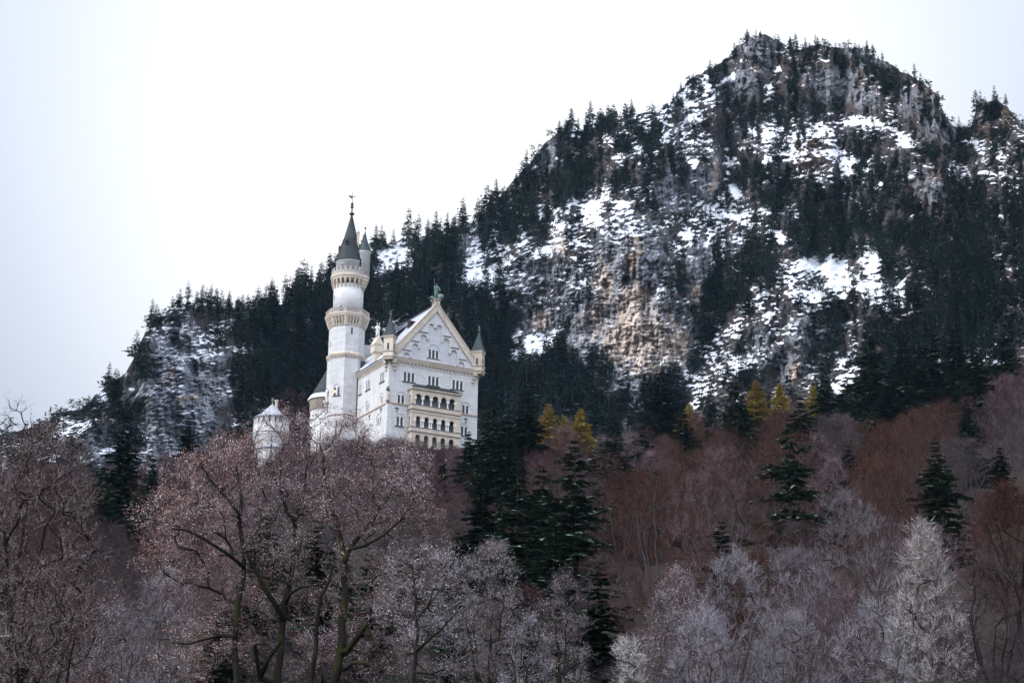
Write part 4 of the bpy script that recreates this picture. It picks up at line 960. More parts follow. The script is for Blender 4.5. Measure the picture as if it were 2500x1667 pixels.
ih = (np.arange(HA - 1)[:, None] * HR + np.arange(HR - 1)[None, :]).ravel()
gm = mat('leaf_litter', (0.06, 0.045, 0.035), 0.95, 0.1); g = G(gm)
g.color(g.ramp(g.noise(g.world(), 0.6, 8, .7), [(0.3, (0.007425, 0.00594, 0.00495)), (0.5, (0.01856, 0.01238, 0.0099)), (0.68, (0.0297, 0.02104, 0.01733)), (0.8, (0.07425, 0.07178, 0.07425))]))
me = npmesh('hillside', np.stack([hx, hy, hz], -1).reshape(-1, 3), np.stack([ih, ih + 1, ih + HR + 1, ih + HR], 1), None, [gm], smooth=True)
tag(link('hillside', me), kind='structure')
gs = 1600.0
vv = [(-gs, -gs, -.35), (gs, -gs, -.35), (gs, gs, -.35), (-gs, gs, -.35)]
gp = bpy.data.meshes.new('ground'); gp.from_pydata(vv, [], [(0, 1, 2, 3)]); gp.materials.append(gm); tag(link('ground', gp), kind='structure')

# ------------------------------------------------------------------ conifers
def spruce_arrays(seed, whorls, nb, sprays, rad=.17, sharp=.85, droop=.25, gap=0.0, low=.06, up=.0, spraylen=.36, wid=.16, frosty=0.0):
    """needle sprays of a conifer of height 1: triangles and their tones"""
    g = np.random.RandomState(seed); V = []; tone = []
    for k in range(whorls):
        t = low + (1 - low) * ((k + g.uniform(-.3, .3)) / whorls)
        t = min(max(t, low), .985)
        L0 = rad * (1 - t) ** sharp * (1.0 if t > .2 else .75 + t) * g.uniform(.78, 1.12)
        if g.rand() < gap: L0 *= g.uniform(.2, .55)
        n = max(3, int(round(nb * (.6 + .4 * (1 - t)))))
        a0 = g.uniform(0, 6.28)
        for b_ in range(n):
            if g.rand() < gap * .6: continue
            a = a0 + 6.283 * b_ / n + g.uniform(-.35, .35); L = L0 * g.uniform(.55, 1.22) + .008
            dv = np.array([math.cos(a), math.sin(a), 0]); sd = np.array([-dv[1], dv[0], 0])
            dr = droop * (1 - t * 1.3) + g.uniform(-.17, .17) - up
            m_ = max(2, int(round(sprays * (.35 + .65 * L / rad))))
            for q in range(m_):
                s_ = (q + g.uniform(.2, .9)) / m_; s_ = .12 + .88 * s_
                p = dv * L * s_ + np.array([0, 0, t - dr * L * s_ * (1.5 - .5 * s_) * 1.0])
                ln = spraylen * L * (1.05 - .55 * s_) + .008
                for sg in (-1, 1):
                    dd = dv * g.uniform(.35, 1.0) + sd * sg * g.uniform(.35, 1.0) + np.array([0, 0, g.uniform(-.75, .12)])
                    dd /= np.linalg.norm(dd); tip = p + dd * ln
                    w = np.cross(dd, [g.uniform(-.6, .6), g.uniform(-.6, .6), 1]); w = w / (np.linalg.norm(w) + 1e-6) * ln * wid * g.uniform(.7, 1.5)
                    V += [p - w, p + w, tip]
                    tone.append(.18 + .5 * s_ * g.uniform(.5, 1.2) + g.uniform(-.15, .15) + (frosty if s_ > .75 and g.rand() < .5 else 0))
    V = np.array(V); T = np.arange(len(V)).reshape(-1, 3)
    return V, T, np.array(tone)
def cone_arrays(r0_, h0, h1, n=5, lean=0.0):
    a = np.arange(n) * 2 * math.pi / n
    V = np.concatenate([np.stack([r0_ * np.cos(a), r0_ * np.sin(a), np.full(n, h0)], 1), [[lean, 0, h1]]])
    return V, np.array([[i, (i + 1) % n, n] for i in range(n)])
def far_spruce(seed, dead=False):
    g = np.random.RandomState(seed)
    V, T, tn = spruce_arrays(seed, 17, 6, 3, rad=g.uniform(.125, .185), sharp=g.uniform(.5, .8), droop=g.uniform(.25, .6), gap=g.uniform(.03, .25), low=g.uniform(.05, .2), spraylen=.62, wid=.40)
    tv, tq = cone_arrays(.014, -.08, .97)
    return np.concatenate([V, tv]), np.concatenate([T, tq + len(V)]), np.concatenate([tn, np.full(len(tq), 1.0)]), np.concatenate([np.zeros(len(T), int), np.ones(len(tq), int)])
FAR = [far_spruce(100 + i) for i in range(9)]
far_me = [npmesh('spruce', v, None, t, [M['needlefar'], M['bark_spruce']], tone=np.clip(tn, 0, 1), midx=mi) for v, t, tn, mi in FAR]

rs = np.random.RandomState(3)
# candidates over the whole mountainside, kept where the woods are
NC = 42000
cxp = rs.uniform(-120, 2640, NC); cyp = rs.uniform(60, 1150, NC)
ok = cyp > np.interp(cxp, gx_, ysky) + 1; cxp, cyp = cxp[ok], cyp[ok]
o_ = np.argsort(-cyp)
wxp = cxp + 12 * PN.fbm(cxp / 40, cyp / 40, 4.4, 3); wyp = cyp + 12 * PN.fbm(cxp / 40, cyp / 40, 8.4, 3)
# the maps outline crowns; roots stand lower by most of a tree
fcov = cover(FOREST, wxp, wyp - 22); scov = cover(SNOW, cxp, cyp - 16); kcov = cover(ROCK, wxp, wyp - 20)
prob = np.clip(fcov - .25, 0, 1) * np.where(cxp > 1750, .62, .85) * np.clip(.95 + 1.3 * PN.fbm(cxp / 34, cyp / 46, 12.4, 3), .12, 1.3) - .9 * np.clip(scov - .55, 0, 1) * (fcov < 1.15)
prob = np.maximum(prob, .05 * (cxp > 620) * (kcov < .5) * (scov < .7))
prob *= np.where((kcov > .85) & (fcov < 1.25), .12, 1)
keep = rs.rand(len(cxp)) < prob
tx, ty = cxp[keep], cyp[keep]; tf = fcov[keep]
# thin to a spacing
cell = {}; sel = []
for i in np.argsort(rs.rand(len(tx))):
    c = (int(tx[i] // 14), int(ty[i] // 11)); 
    if any((c[0] + a, c[1] + b_) in cell and abs(tx[cell[(c[0] + a, c[1] + b_)]] - tx[i]) < 10.5 and abs(ty[cell[(c[0] + a, c[1] + b_)]] - ty[i]) < 8.5 for a in (-1, 0, 1) for b_ in (-1, 0, 1)): continue
    cell[c] = i; sel.append(i)
tx, ty, tf = tx[sel], ty[sel], tf[sel]
TP = mountain_at(tx, ty)
hpx = np.interp(ty, [80, 350, 600, 800, 1000], [44, 56, 70, 84, 100]) * rs.uniform(.68, 1.3, len(tx))
hpx = np.where(tx < 620, hpx * .72, hpx) * np.where(tf < .4, .75, 1.0)
th = hpx * np.hypot(TP[:, 0], TP[:, 1]) / F
tw = rs.uniform(1.2, 2.0, len(tx)); trot = rs.uniform(0, 6.28, len(tx)); tvar = rs.randint(0, len(FAR), len(tx))
show = th * F / np.hypot(TP[:, 0], TP[:, 1])
FARN = 235
order = np.argsort(-show)
def where_far(x, y):
    s_ = np.interp(x, gx_, ysky)
    if x < 330: return 'on the left foot of the small crag'
    if x < 620: return 'on top of the small crag left of the castle' if y < 800 else 'beside the grey face of the small crag'
    if x < 860: return 'in the dark wood left of the tall tower' if y > 820 else 'on the skyline left of the tall tower'
    if x < 1130: return 'in the dark wood behind the palace roof' if y > 660 else 'on the skyline right of the tower spire'
    if x < 1280: return 'in the dark wood just right of the palace' if y > 700 else 'on the steep left shoulder above the palace'
    if x < 1560: return 'below the snow patch at the cliff foot' if y > 840 else ('on the tan cliff' if y > 540 else 'on the snowy shoulder over the cliff')
    if x < 1760: return 'at the right foot of the tan cliff' if y > 840 else ('right of the tan cliff' if y > 480 else 'under the left ridge of the summit')
    if x < 2150: return 'by the low snowfields right of the cliff' if y > 600 else ('in the middle of the summit slope' if y > 340 else 'close under the rocky summit')
    return 'in the dark lower right wood' if y > 640 else ('on the dark right flank' if y > 400 else 'on the small peak right of the summit')
groups = {}
for i in order[:FARN]: groups.setdefault(where_far(tx[i], ty[i]), []).append(i)
for w_, L in groups.items():
    names = {}
    if len(L) > 3:
        rest = list(L)
        for nm, f_ in (('tallest dark spruce', lambda i: -show[i]), ('leftmost dark spruce', lambda i: tx[i]), ('rightmost dark spruce', lambda i: -tx[i]), ('highest-standing dark spruce', lambda i: ty[i]), ('lowest-standing dark spruce', lambda i: -ty[i])):
            k = min(rest, key=f_); names[k] = nm + ' ' + w_; rest.remove(k)
            if not rest: break
    for i in L:
        o = link('spruce', far_me[tvar[i]]); o.location = TP[i]; o.rotation_euler = (0, 0, trot[i]); o.scale = (th[i] * tw[i], th[i] * tw[i], th[i])
        if len(L) > 3 and i not in names:
            tag(o, 'one of the plain dark spruces ' + w_, 'tree', 'spruces ' + w_)
        elif len(L) <= 3 and len(L) > 1:
            tag(o, ('left', 'right', 'middle')[sorted(L, key=lambda k: tx[k]).index(i) if len(L) == 2 else (0, 2, 1)[sorted(L, key=lambda k: tx[k]).index(i)]] + ' one of the few dark spruces ' + w_, 'tree', 'spruces ' + w_)
        else:
            tag(o, names.get(i, 'single dark spruce ' + w_), 'tree', 'spruces ' + w_)
def scatter(name, protos, idx, P, H, W, RZ, VAR, mats, kind='stuff'):
    VV, TT, TN, MI = [], [], [], []; k = 0
    for i in idx:
        v, t, tn, mi = protos[VAR[i]]; c, s_ = math.cos(RZ[i]), math.sin(RZ[i])
        x = (v[:, 0] * c - v[:, 1] * s_) * H[i] * W[i] + P[i, 0]; y = (v[:, 0] * s_ + v[:, 1] * c) * H[i] * W[i] + P[i, 1]
        VV.append(np.stack([x, y, v[:, 2] * H[i] + P[i, 2]], 1)); TT.append(t + k); TN.append(np.clip(tn + rs.uniform(-.38, .38), 0, 1)); MI.append(mi); k += len(v)
    me = npmesh(name, np.concatenate(VV), None, np.concatenate(TT), mats, tone=np.concatenate(TN), midx=np.concatenate(MI))
    return tag(link(name, me), kind=kind)
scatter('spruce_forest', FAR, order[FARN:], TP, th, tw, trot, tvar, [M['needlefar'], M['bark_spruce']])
print('mountain spruces', len(tx))

# mountain pine scrub: low dark tufts on ledges and ridges
def tuft(seed):
    g = np.random.RandomState(seed); V = []; tn = []
    for l_ in range(g.randint(3, 6)):
        c = np.array([g.uniform(-.5, .5), g.uniform(-.5, .5), g.uniform(.15, .75)]); r_ = g.uniform(.22, .42)
        for q in range(22):
            d_ = g.normal(size=3); d_ /= np.linalg.norm(d_); p = c + d_ * r_ * g.uniform(.3, 1)
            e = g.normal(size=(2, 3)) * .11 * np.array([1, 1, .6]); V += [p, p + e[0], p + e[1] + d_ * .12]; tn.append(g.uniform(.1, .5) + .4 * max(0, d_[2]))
    V = np.array(V); T = np.arange(len(V)).reshape(-1, 3)
    return V, T, np.array(tn), np.zeros(len(T), int)
TUF = [tuft(40 + i) for i in range(7)]
NC = 16000
sx_ = rs.uniform(-120, 2640, NC); sy_ = rs.uniform(60, 1120, NC)
ok = sy_ > np.interp(sx_, gx_, ysky) - 0; sx_, sy_ = sx_[ok], sy_[ok]
clump = PN.fbm(sx_ / 55, sy_ / 40, 3.3, 4, .6)
sc_ = cover(SNOW, sx_, sy_ - 5); rc_ = cover(ROCK, sx_, sy_ - 8); fc_ = cover(FOREST, sx_, sy_)
pr = np.clip(.22 + .75 * clump, 0, .9) * np.where(sc_ > 1.0, .16, np.where(sc_ > .5, .7, 1)) * np.where(rc_ > .9, .33, 1) * np.where(fc_ > .9, .3, 1)
pr = np.where(sy_ < np.interp(sx_, gx_, ysky) + 34, np.maximum(pr, .75), pr)
pr *= np.where(cover(BROWN, sx_, sy_) > .6, .35, 1)
k_ = rs.rand(len(sx_)) < pr * .62; sx_, sy_ = sx_[k_], sy_[k_]
SP = mountain_at(sx_, sy_)
shh = rs.uniform(1.6, 3.8, len(sx_)) * np.where(sy_ < np.interp(sx_, gx_, ysky) + 30, 1.25, 1)
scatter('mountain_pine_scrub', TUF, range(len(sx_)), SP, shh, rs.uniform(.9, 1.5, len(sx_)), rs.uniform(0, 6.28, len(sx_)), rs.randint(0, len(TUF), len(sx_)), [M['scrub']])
print('scrub', len(sx_))

# ------------------------------------------------------------------ conifers of the hillside, each with trunk and crown
NEAR = []
for i, kw in enumerate([dict(rad=.17, sharp=.8, droop=.3, gap=.12), dict(rad=.2, sharp=.75, droop=.45, gap=.2), dict(rad=.17, sharp=.7, droop=.5, gap=.42, low=.12, frosty=.35), dict(rad=.22, sharp=.62, droop=.35, gap=.5, low=.1, frosty=.4), dict(rad=.16, sharp=.95, droop=.2, gap=.08)]):
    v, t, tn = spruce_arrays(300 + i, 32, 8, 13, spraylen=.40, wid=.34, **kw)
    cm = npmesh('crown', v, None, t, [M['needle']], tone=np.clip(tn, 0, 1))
    g_ = np.random.RandomState(i); mb = MB()
    mb.tube([(g_.uniform(-.003, .003), g_.uniform(-.003, .003), z) for z in (-.12, 0, .15, .35, .55, .75, .9)] + [(0, 0, .985)], [.017, .015, .0125, .0105, .008, .0055, .003, .001], 7)
    tm = bpy.data.meshes.new('trunk'); tm.from_pydata(mb.v, [], mb.f); tm.materials.append(M['bark_spruce'])
    NEAR.append((tm, cm))
lv, lt, ltn = spruce_arrays(77, 34, 9, 11, rad=.2, sharp=.62, droop=.0, gap=.05, spraylen=.42, wid=.28)
LARCH = (NEAR[0][0], npmesh('crown', lv, None, lt, [M['larch']], tone=np.clip(ltn, 0, 1)))
FRONT = []                        # sight lines that no beech may close: bearing, half width, foot, distance
def conifer(name, X_, Yt, Rr, hw, var, label, yb, cat='tree', group=None, proto=None, hmax=40):
    P = at(X_, Yt, Rr); gz = float(hill_z(P[0], P[1])); h = min(P[2] - gz, hmax)
    o = empty(name, (P[0], P[1], P[2] - h), (X_ * 7.3) % 6.28)
    tag(o, label, cat, group); FRONT.append((X_, hw, yb, Rr))
    tm, cm = proto or NEAR[var]; base = {0: .17, 1: .2, 2: .17, 3: .22, 4: .16}[var] if proto is None else .2
    seen = min(1.0, (yb - Yt) * Rr / F / .96 / h)            # share of the height that stands clear of the wood in front
    rad_ = min((1.34 if proto is None else 1.35) * hw * Rr / F / max(.3, seen) ** .8, .33 * h)
    k = rad_ / (base * h)
    for nm, me in (('trunk', tm), ('crown', cm)):
        c = link(nm, me, o); c.scale = (h * k if nm == 'crown' else h, h * k if nm == 'crown' else h, h)
    return h
SPRUCES = [
 (1200, 973, 330, 88, 1, 'broad dark spruce with a browned right side, just right of the palace', 1330),
 (1285, 957, 350, 84, 0, 'dark spruce between the browned spruce and the yellow larches', 1150),
 (1145, 1050, 345, 52, 4, 'slim dark spruce touching the lower right corner of the palace', 1200),
 (1081, 1118, 330, 56, 0, 'short dark spruce below the palace balcony, left of the slim one', 1270),
 (1264, 1096, 225, 100, 3, 'big ragged spruce with frosted bough tips below the two larches', 1420),
 (1180, 1165, 235, 82, 2, 'ragged spruce to the left of the big ragged one, below the palace', 1400),
 (1404, 1069, 225, 84, 2, 'tall thin-topped ragged spruce standing alone over brown beeches', 1400),
 (1497, 1013, 330, 82, 1, 'broad dark spruce at the foot of the tan cliff, right of the larches', 1160),
 (1572, 1048, 335, 48, 1, 'small dark spruce leaning on the broad one at the cliff foot', 1150),
 (1668, 998, 400, 52, 0, 'small dark spruce by a narrow larch, centre right of the brown wood', 1110),
 (1612, 905, 455, 46, 0, 'dark spruce in front of the white gully at the cliff foot', 1000),
 (1790, 928, 395, 72, 1, 'olive-brown spruce just left of the twin yellow larches', 1100),
 (1926, 1015, 262, 92, 3, 'tall spruce with wide flat boughs and gaps in the brown wood', 1320),
 (1953, 966, 330, 60, 0, 'dark spruce right behind the wide-boughed one', 1100),
 (2014, 914, 440, 54, 0, 'small spruce on the upper edge of the brown wood below the snow', 1000),
 (2282, 1074, 225, 98, 0, 'dense conical spruce above the pale frosted treetop at right', 1330),
 (2358, 985, 330, 62, 0, 'dark spruce among rusty beeches at the far right', 1120),
 (1761, 1268, 190, 62, 2, 'small ragged spruce poking out of frosted twigs', 1400),
 (1466, 1366, 150, 82, 2, 'drooping dark spruce low in the middle, beside bare beeches', 1590),
 (2117, 804, 462, 78, 1, 'wide black-green spruce left of the dark right stand, by the snow', 985),
 (2267, 786, 452, 100, 1, 'largest black-green spruce of the dark right stand, with a pale trunk', 1010),
 (2375, 832, 420, 84, 0, 'black-green spruce right of the largest one in the dark right stand', 1000),
 (2203, 822, 470, 54, 4, 'narrow spruce squeezed into the dark right stand', 960),
 (2450, 806, 440, 80, 1, 'outermost spruce of the dark right stand at the photo edge', 960),
 (2330, 800, 470, 60, 4, 'tall thin spruce behind the dark right stand', 950),
 (309, 1022, 330, 74, 0, 'tall dark spruce before the grey crag at far left', 1330),
 (374, 1105, 315, 52, 4, 'lower dark spruce leaning against the tall one at far left', 1330),
 (255, 1130, 300, 50, 1, 'dark spruce half hidden behind the left brown oak', 1330),
 (462, 1017, 425, 48, 0, 'lone neat spruce at the foot of the grey crag', 1160),
 (590, 1050, 450, 44, 0, 'dark spruce close to the squat round tower, on its left', 1120),
 (655, 1225, 165, 80, 1, 'dark spruce seen through the left part of the big frosted oaks', 1420),
 (828, 1285, 160, 84, 1, 'dark spruce seen through the middle of the big frosted oaks', 1480),
 (1010, 1345, 155, 80, 2, 'dark spruce behind the right edge of the big frosted oaks', 1480),
 (1285, 1330, 165, 78, 2, 'dark spruce behind the grey frosted oak below the palace', 1450),
 (1120, 1290, 190, 60, 1, 'dark spruce between the big oaks and the ragged spruces', 1400),
 (1590, 985, 450, 50, 0, 'dark spruce right behind the one in front of the white gully', 1060),
 (1740, 985, 430, 46, 4, 'narrow dark spruce left of the olive-brown one on the wood edge', 1050),
 (2060, 930, 440, 60, 1, 'wide dark spruce between the small wood-edge spruce and the dark stand', 1010),
 (2170, 905, 440, 66, 0, 'lower dark spruce in front of the dark right stand, left end', 1010),
 (2320, 905, 430, 66, 1, 'lower dark spruce in front of the dark right stand, right end', 1010),
 (2440, 1090, 260, 70, 0, 'dim dark spruce at the right edge beside the conical one', 1250),
 (1238, 1010, 300, 78, 4, 'slim spruce filling the gap behind the browned spruce', 1250),
 (1172, 1108, 300, 74, 1, 'dark spruce in front of the slim one at the palace corner', 1300),
 (1226, 1205, 240, 92, 3, 'ragged spruce low in the dark group below the palace corner', 1430),
 (1322, 1132, 235, 82, 1, 'dark spruce between the big ragged spruce and the thin-topped one', 1400),
 (1352, 1262, 200, 84, 2, 'ragged spruce low under the thin-topped ragged one', 1480),
 (1172, 1300, 205, 80, 1, 'dark spruce low at the left end of the dark group', 1480),
 (1446, 1108, 300, 62, 0, 'small dark spruce right of the thin-topped ragged one', 1210),
 (1530, 1120, 300, 52, 0, 'small dark spruce in the wood below the cliff-foot pair', 1200),
 (1700, 1060, 320, 52, 1, 'small dark spruce in the brown wood left of the olive-brown one', 1150),
 (2130, 985, 380, 60, 1, 'dark spruce in the wood below the lowest snow patch', 1080),
 (2070, 1085, 300, 44, 0, 'small dark spruce right of the wide-boughed one', 1170),
 (628, 1330, 120, 120, 1, 'dark spruce low behind the leftmost big oak', 1640),
 (770, 1262, 132, 105, 0, 'dark spruce standing behind the forked big oak', 1640),
 (905, 1345, 121, 110, 1, 'dark spruce low behind the thickest big oak', 1640),
 (535, 1455, 113, 90, 0, 'short dark spruce under the left side of the big oaks', 1660),
 (1105, 1440, 117, 95, 1, 'short dark spruce under the right side of the big oaks', 1660),
 (1285, 1465, 112, 80, 1, 'short dark spruce behind the low grey frosted oak', 1660),
 (1055, 1085, 420, 26, 0, 'tiny young spruce right under the balcony arches', 1105),
 (1813, 960, 430, 22, 4, 'tiny young spruce below the twin yellow larches', 1010),
]
for s_ in SPRUCES:
    hh_ = conifer('spruce', *s_[:7], group='spruces on the castle hill', hmax=14 if s_[3] < 30 else 34)
for yl_, s_ in zip((1070, 1065, 1070, 1040, 990, 985, 970), [(1340, 982, 410, 34, 'golden larch, the left and taller of two right of the palace'), (1418, 994, 415, 36, 'golden larch, the right one of two right of the palace'),
           (1378, 1012, 420, 18, 'thin ochre larch squeezed between two golden ones'), (1683, 982, 450, 26, 'dull ochre larch beside a small spruce at the cliff foot'),
           (1845, 924, 450, 30, 'golden larch, the left of the twin pair under the right slope'), (1903, 934, 452, 24, 'golden larch, the right of the twin pair under the right slope'),
           (1986, 938, 455, 16, 'small ochre larch peeping out left of a spruce')]):
    conifer('larch', s_[0], s_[1], s_[2], s_[3], 0, s_[4], yl_, group='yellow larches', proto=LARCH, hmax=11)

# ------------------------------------------------------------------ broad-leaved trees
def grow(init, attr, seed, rtip=.012, rpow=.47, jitter=.12, arch_up=.18, sides=6, up_pen=1.2):
    """wood of a tree: starts from given limbs and reaches out to every attractor. Returns wood mesh arrays and (tip, direction) pairs"""
    g = np.random.RandomState(seed); pos = []; par = []; chains = []
    fixed_r = {}
    for pts, ra, rb in init:
        pts = np.asarray(pts, float); ch = []
        seg = np.linalg.norm(np.diff(pts, axis=0), axis=1); cum = np.concatenate([[0], np.cumsum(seg)]); n = max(3, int(cum[-1] / .7) + 1)
        u = np.linspace(0, cum[-1], n); q = np.stack([np.interp(u, cum, pts[:, i]) for i in range(3)], 1)
        q[1:-1] += g.normal(size=(n - 2, 3)) * .045
        if pos:
            d_ = np.linalg.norm(np.array(pos) - q[0], axis=1); k = int(np.argmin(d_)); pk = k if d_[k] < 1.2 else -1
        else: pk = -1
        if pk >= 0: ch.append(pk)
        for i, p in enumerate(q):
            pos.append(p); par.append(pk); pk = len(pos) - 1; ch.append(pk); fixed_r[pk] = ra + (rb - ra) * i / (n - 1)
        chains.append(ch)
    A = np.asarray(attr, float); root = np.array(pos[0])
    o_ = np.argsort(np.linalg.norm((A - np.array(pos).mean(0)) * [1, 1, .7], axis=1))
    buf = np.zeros((len(pos) + len(A) * 7, 3)); buf[:len(pos)] = pos; n = len(pos); par += [0] * (len(buf) - n); tips = []
    for i in o_:
        a = A[i]; d_ = np.linalg.norm(buf[:n] - a, axis=1); dz = buf[:n, 2] - a[2] + d_ * .25
        c = d_ + up_pen * np.clip(dz, 0, None); k = int(np.argmin(c)); p = buf[k]; D = d_[k]
        m_ = int(min(6, max(2, D / .45))); ch = [k]; lastp = p
        ctl = (p + a) / 2 + np.array([0, 0, -arch_up * D * .5]) + g.normal(size=3) * jitter * D * .6
        for q in range(1, m_ + 1):
            t = q / m_; x = (1 - t) ** 2 * p + 2 * t * (1 - t) * ctl + t * t * a
            if q < m_: x = x + g.normal(size=3) * jitter * D / m_ * .8
            buf[n] = x; par[n] = ch[-1]; ch.append(n); n += 1
        chains.append(ch); dv = buf[ch[-1]] - buf[ch[-2]]; tips.append((buf[ch[-1]], dv / (np.linalg.norm(dv) + 1e-6), buf[ch[-2]]))
    cnt = np.zeros(n)
    for ch in chains[len(init):]: cnt[ch[-1]] += 1
    for i in range(n - 1, -1, -1):
        if par[i] >= 0 and par[i] != i: cnt[par[i]] += cnt[i]
    rad = rtip * np.maximum(cnt, 1) ** rpow
    for k, v in fixed_r.items(): rad[k] = max(rad[k] * .8, v)
    V = []; Q = []; base = 0
    for ch in chains:
        P = buf[ch]; r_ = rad[ch].copy()
        if len(ch) > 1: r_[0] = min(r_[0], r_[1] * 1.35)
        ns = sides if r_.max() > .07 else (4 if r_.max() > .03 else 3)
        T = np.gradient(P, axis=0); T /= np.linalg.norm(T, axis=1)[:, None] + 1e-9
        ref = np.array([.31, .95, .05]); Ax = np.cross(T, ref); Ax /= np.linalg.norm(Ax, axis=1)[:, None] + 1e-9; Bx = np.cross(T, Ax)
        an = np.arange(ns) * 2 * math.pi / ns
        ring = P[:, None] + (Ax[:, None] * np.cos(an)[None, :, None] + Bx[:, None] * np.sin(an)[None, :, None]) * r_[:, None, None]
        V.append(ring.reshape(-1, 3)); m_ = len(ch)
        for j in range(m_ - 1):
            for k in range(ns): Q.append((base + j * ns + k, base + j * ns + (k + 1) % ns, base + (j + 1) * ns + (k + 1) % ns, base + (j + 1) * ns + k))
        base += m_ * ns
    return np.concatenate(V), np.array(Q), tips
def twig_arrays(tips, seed, n, ln, w, along=.6, spread=.7, upw=.35, sub=2, center=None):
    """fine tapering twigs, several per branch tip, with side twigs"""
    g = np.random.RandomState(seed)
    P0 = np.array([t[0] for t in tips]); D0 = np.array([t[1] for t in tips]); P1 = np.array([t[2] for t in tips])
    idx = np.repeat(np.arange(len(tips)), n); t = g.uniform(-along, .15, len(idx))[:, None]
    p = P0[idx] + (P0[idx] - P1[idx]) * np.clip(t, -1.5, 0); d = D0[idx] * .8 + g.normal(size=(len(idx), 3)) * spread + np.array([0, 0, upw])
    d /= np.linalg.norm(d, axis=1)[:, None]; L = ln * g.uniform(.45, 1.15, len(idx))[:, None]
    def tri(p, d, L, w):
        s_ = np.cross(d, g.normal(size=d.shape)); s_ /= np.linalg.norm(s_, axis=1)[:, None] + 1e-9
        return np.stack([p - s_ * w, p + s_ * w, p + d * L], 1)
    out = [tri(p, d, L, w)]; tone = [g.uniform(.25, .75, len(p))]; ends = [p + d * L]
    for k in range(sub):
        u = g.uniform(.25, .95, len(p))[:, None]; q = p + d * L * u; e = d * .7 + g.normal(size=d.shape) * .6 + np.array([0, 0, upw * .5]); e /= np.linalg.norm(e, axis=1)[:, None]
        l2 = L * g.uniform(.35, .7, len(p))[:, None]; out.append(tri(q, e, l2, w * .75)); tone.append(g.uniform(.3, .95, len(p))); ends.append(q + e * l2)
    V = np.concatenate(out).reshape(-1, 3); return V, np.arange(len(V)).reshape(-1, 3), np.concatenate(tone), np.concatenate(ends)
def leaf_arrays(pts, seed, n, size, scat):
    g = np.random.RandomState(seed); pts = pts[g.rand(len(pts)) < .3]; k = g.randint(0, len(pts), n); p = pts[k] + g.normal(size=(n, 3)) * scat
    a = g.normal(size=(n, 3)); a /= np.linalg.norm(a, axis=1)[:, None]; b_ = np.cross(a, g.normal(size=(n, 3))); b_ /= np.linalg.norm(b_, axis=1)[:, None] + 1e-9
    s_ = size * g.uniform(.55, 1.25, n)[:, None]
    V = np.stack([p - a * s_ * .5, p + b_ * s_ * .3, p + a * s_ * .5, p - b_ * s_ * .3], 1).reshape(-1, 3)
    return V, np.arange(len(V)).reshape(-1, 4), g.uniform(0, 1, n)
def crown_points(seed, n, H, rad, low=.3, shape='dome'):
    g = np.random.RandomState(seed); out = []
    while len(out) < n:
        z = g.uniform(low, 1); u = (z - low) / (1 - low)
        r_ = {'dome': math.sqrt(max(0, 1 - u ** 2.2)) * (.55 + .45 * min(1, u * 3)), 'vase': (.35 + .75 * u) * math.sqrt(max(0, 1 - u ** 5)), 'cone': (1 - u) ** .7 * (.6 + .4 * min(1, u * 4))}[shape]
        q = math.sqrt(g.uniform(.12, 1)) * r_ * rad; a = g.uniform(0, 6.283)
        out.append((q * math.cos(a), q * math.sin(a), z * H))
    return np.array(out)
def trunk_limbs(seed, H, r_, fork=.35, n=4, spread=.25, top=.72):
    g = np.random.RandomState(seed); f = H * fork
    L = [([(0, 0, -H * .1), (g.normal() * .1, g.normal() * .1, f * .5), (g.normal() * .15, g.normal() * .15, f)], r_, r_ * .75)]
    b0 = np.array(L[0][0][-1])
    for k in range(n):
        a = 6.283 * k / n + g.uniform(-.5, .5); s_ = spread * H * g.uniform(.5, 1.1); e = np.array([math.cos(a) * s_, math.sin(a) * s_, H * top * g.uniform(.8, 1.05)])
        L.append(([b0, b0 * .6 + e * .4 + np.array([math.cos(a), math.sin(a), 0]) * s_ * .12, e], r_ * .5, r_ * .16))
    return L

# beeches: six forms, bare, twiggy, fan-like
BEECH = []
for i in range(6):
    H, rd = 17.0, (4.6, 5.4, 4.2, 5.0, 5.8, 4.4)[i]
    lim = trunk_limbs(500 + i, H, .24, fork=(.3, .22, .38, .26, .3, .35)[i], n=5, spread=.17, top=.8)
    v, q, tips = grow(lim, crown_points(520 + i, 210, H, rd, .26, 'dome'), 540 + i, rtip=.016, rpow=.42, jitter=.1, arch_up=.22, sides=6, up_pen=1.6)
    tm = npmesh('trunk', v, q, None, [M['bark_grey']], smooth=True)
    tv, tt3, tn, en = twig_arrays(tips, 560 + i, 9, 1.35, .014, along=1.2, spread=.42, upw=.5, sub=3)
    BEECH.append((tm, npmesh('crown', tv, None, tt3, [M['beech']], tone=tn)))
ENV = [(-200, 1140), (300, 1140), (400, 1110), (640, 1100), (700, 1085), (945, 1068), (1000, 1075), (1100, 1085), (1170, 1120), (1260, 1110), (1320, 1060), (1360, 1045), (1440, 1045), (1500, 1080), (1570, 1040), (1640, 1010), (1740, 1005), (1780, 985), (1900, 975),
       (1990, 985), (2060, 1015), (2120, 1020), (2180, 1015), (2230, 1005), (2290, 985), (2340, 960), (2400, 930), (2450, 890), (2500, 860), (2600, 820)]
EX, EY = np.array(ENV, float).T
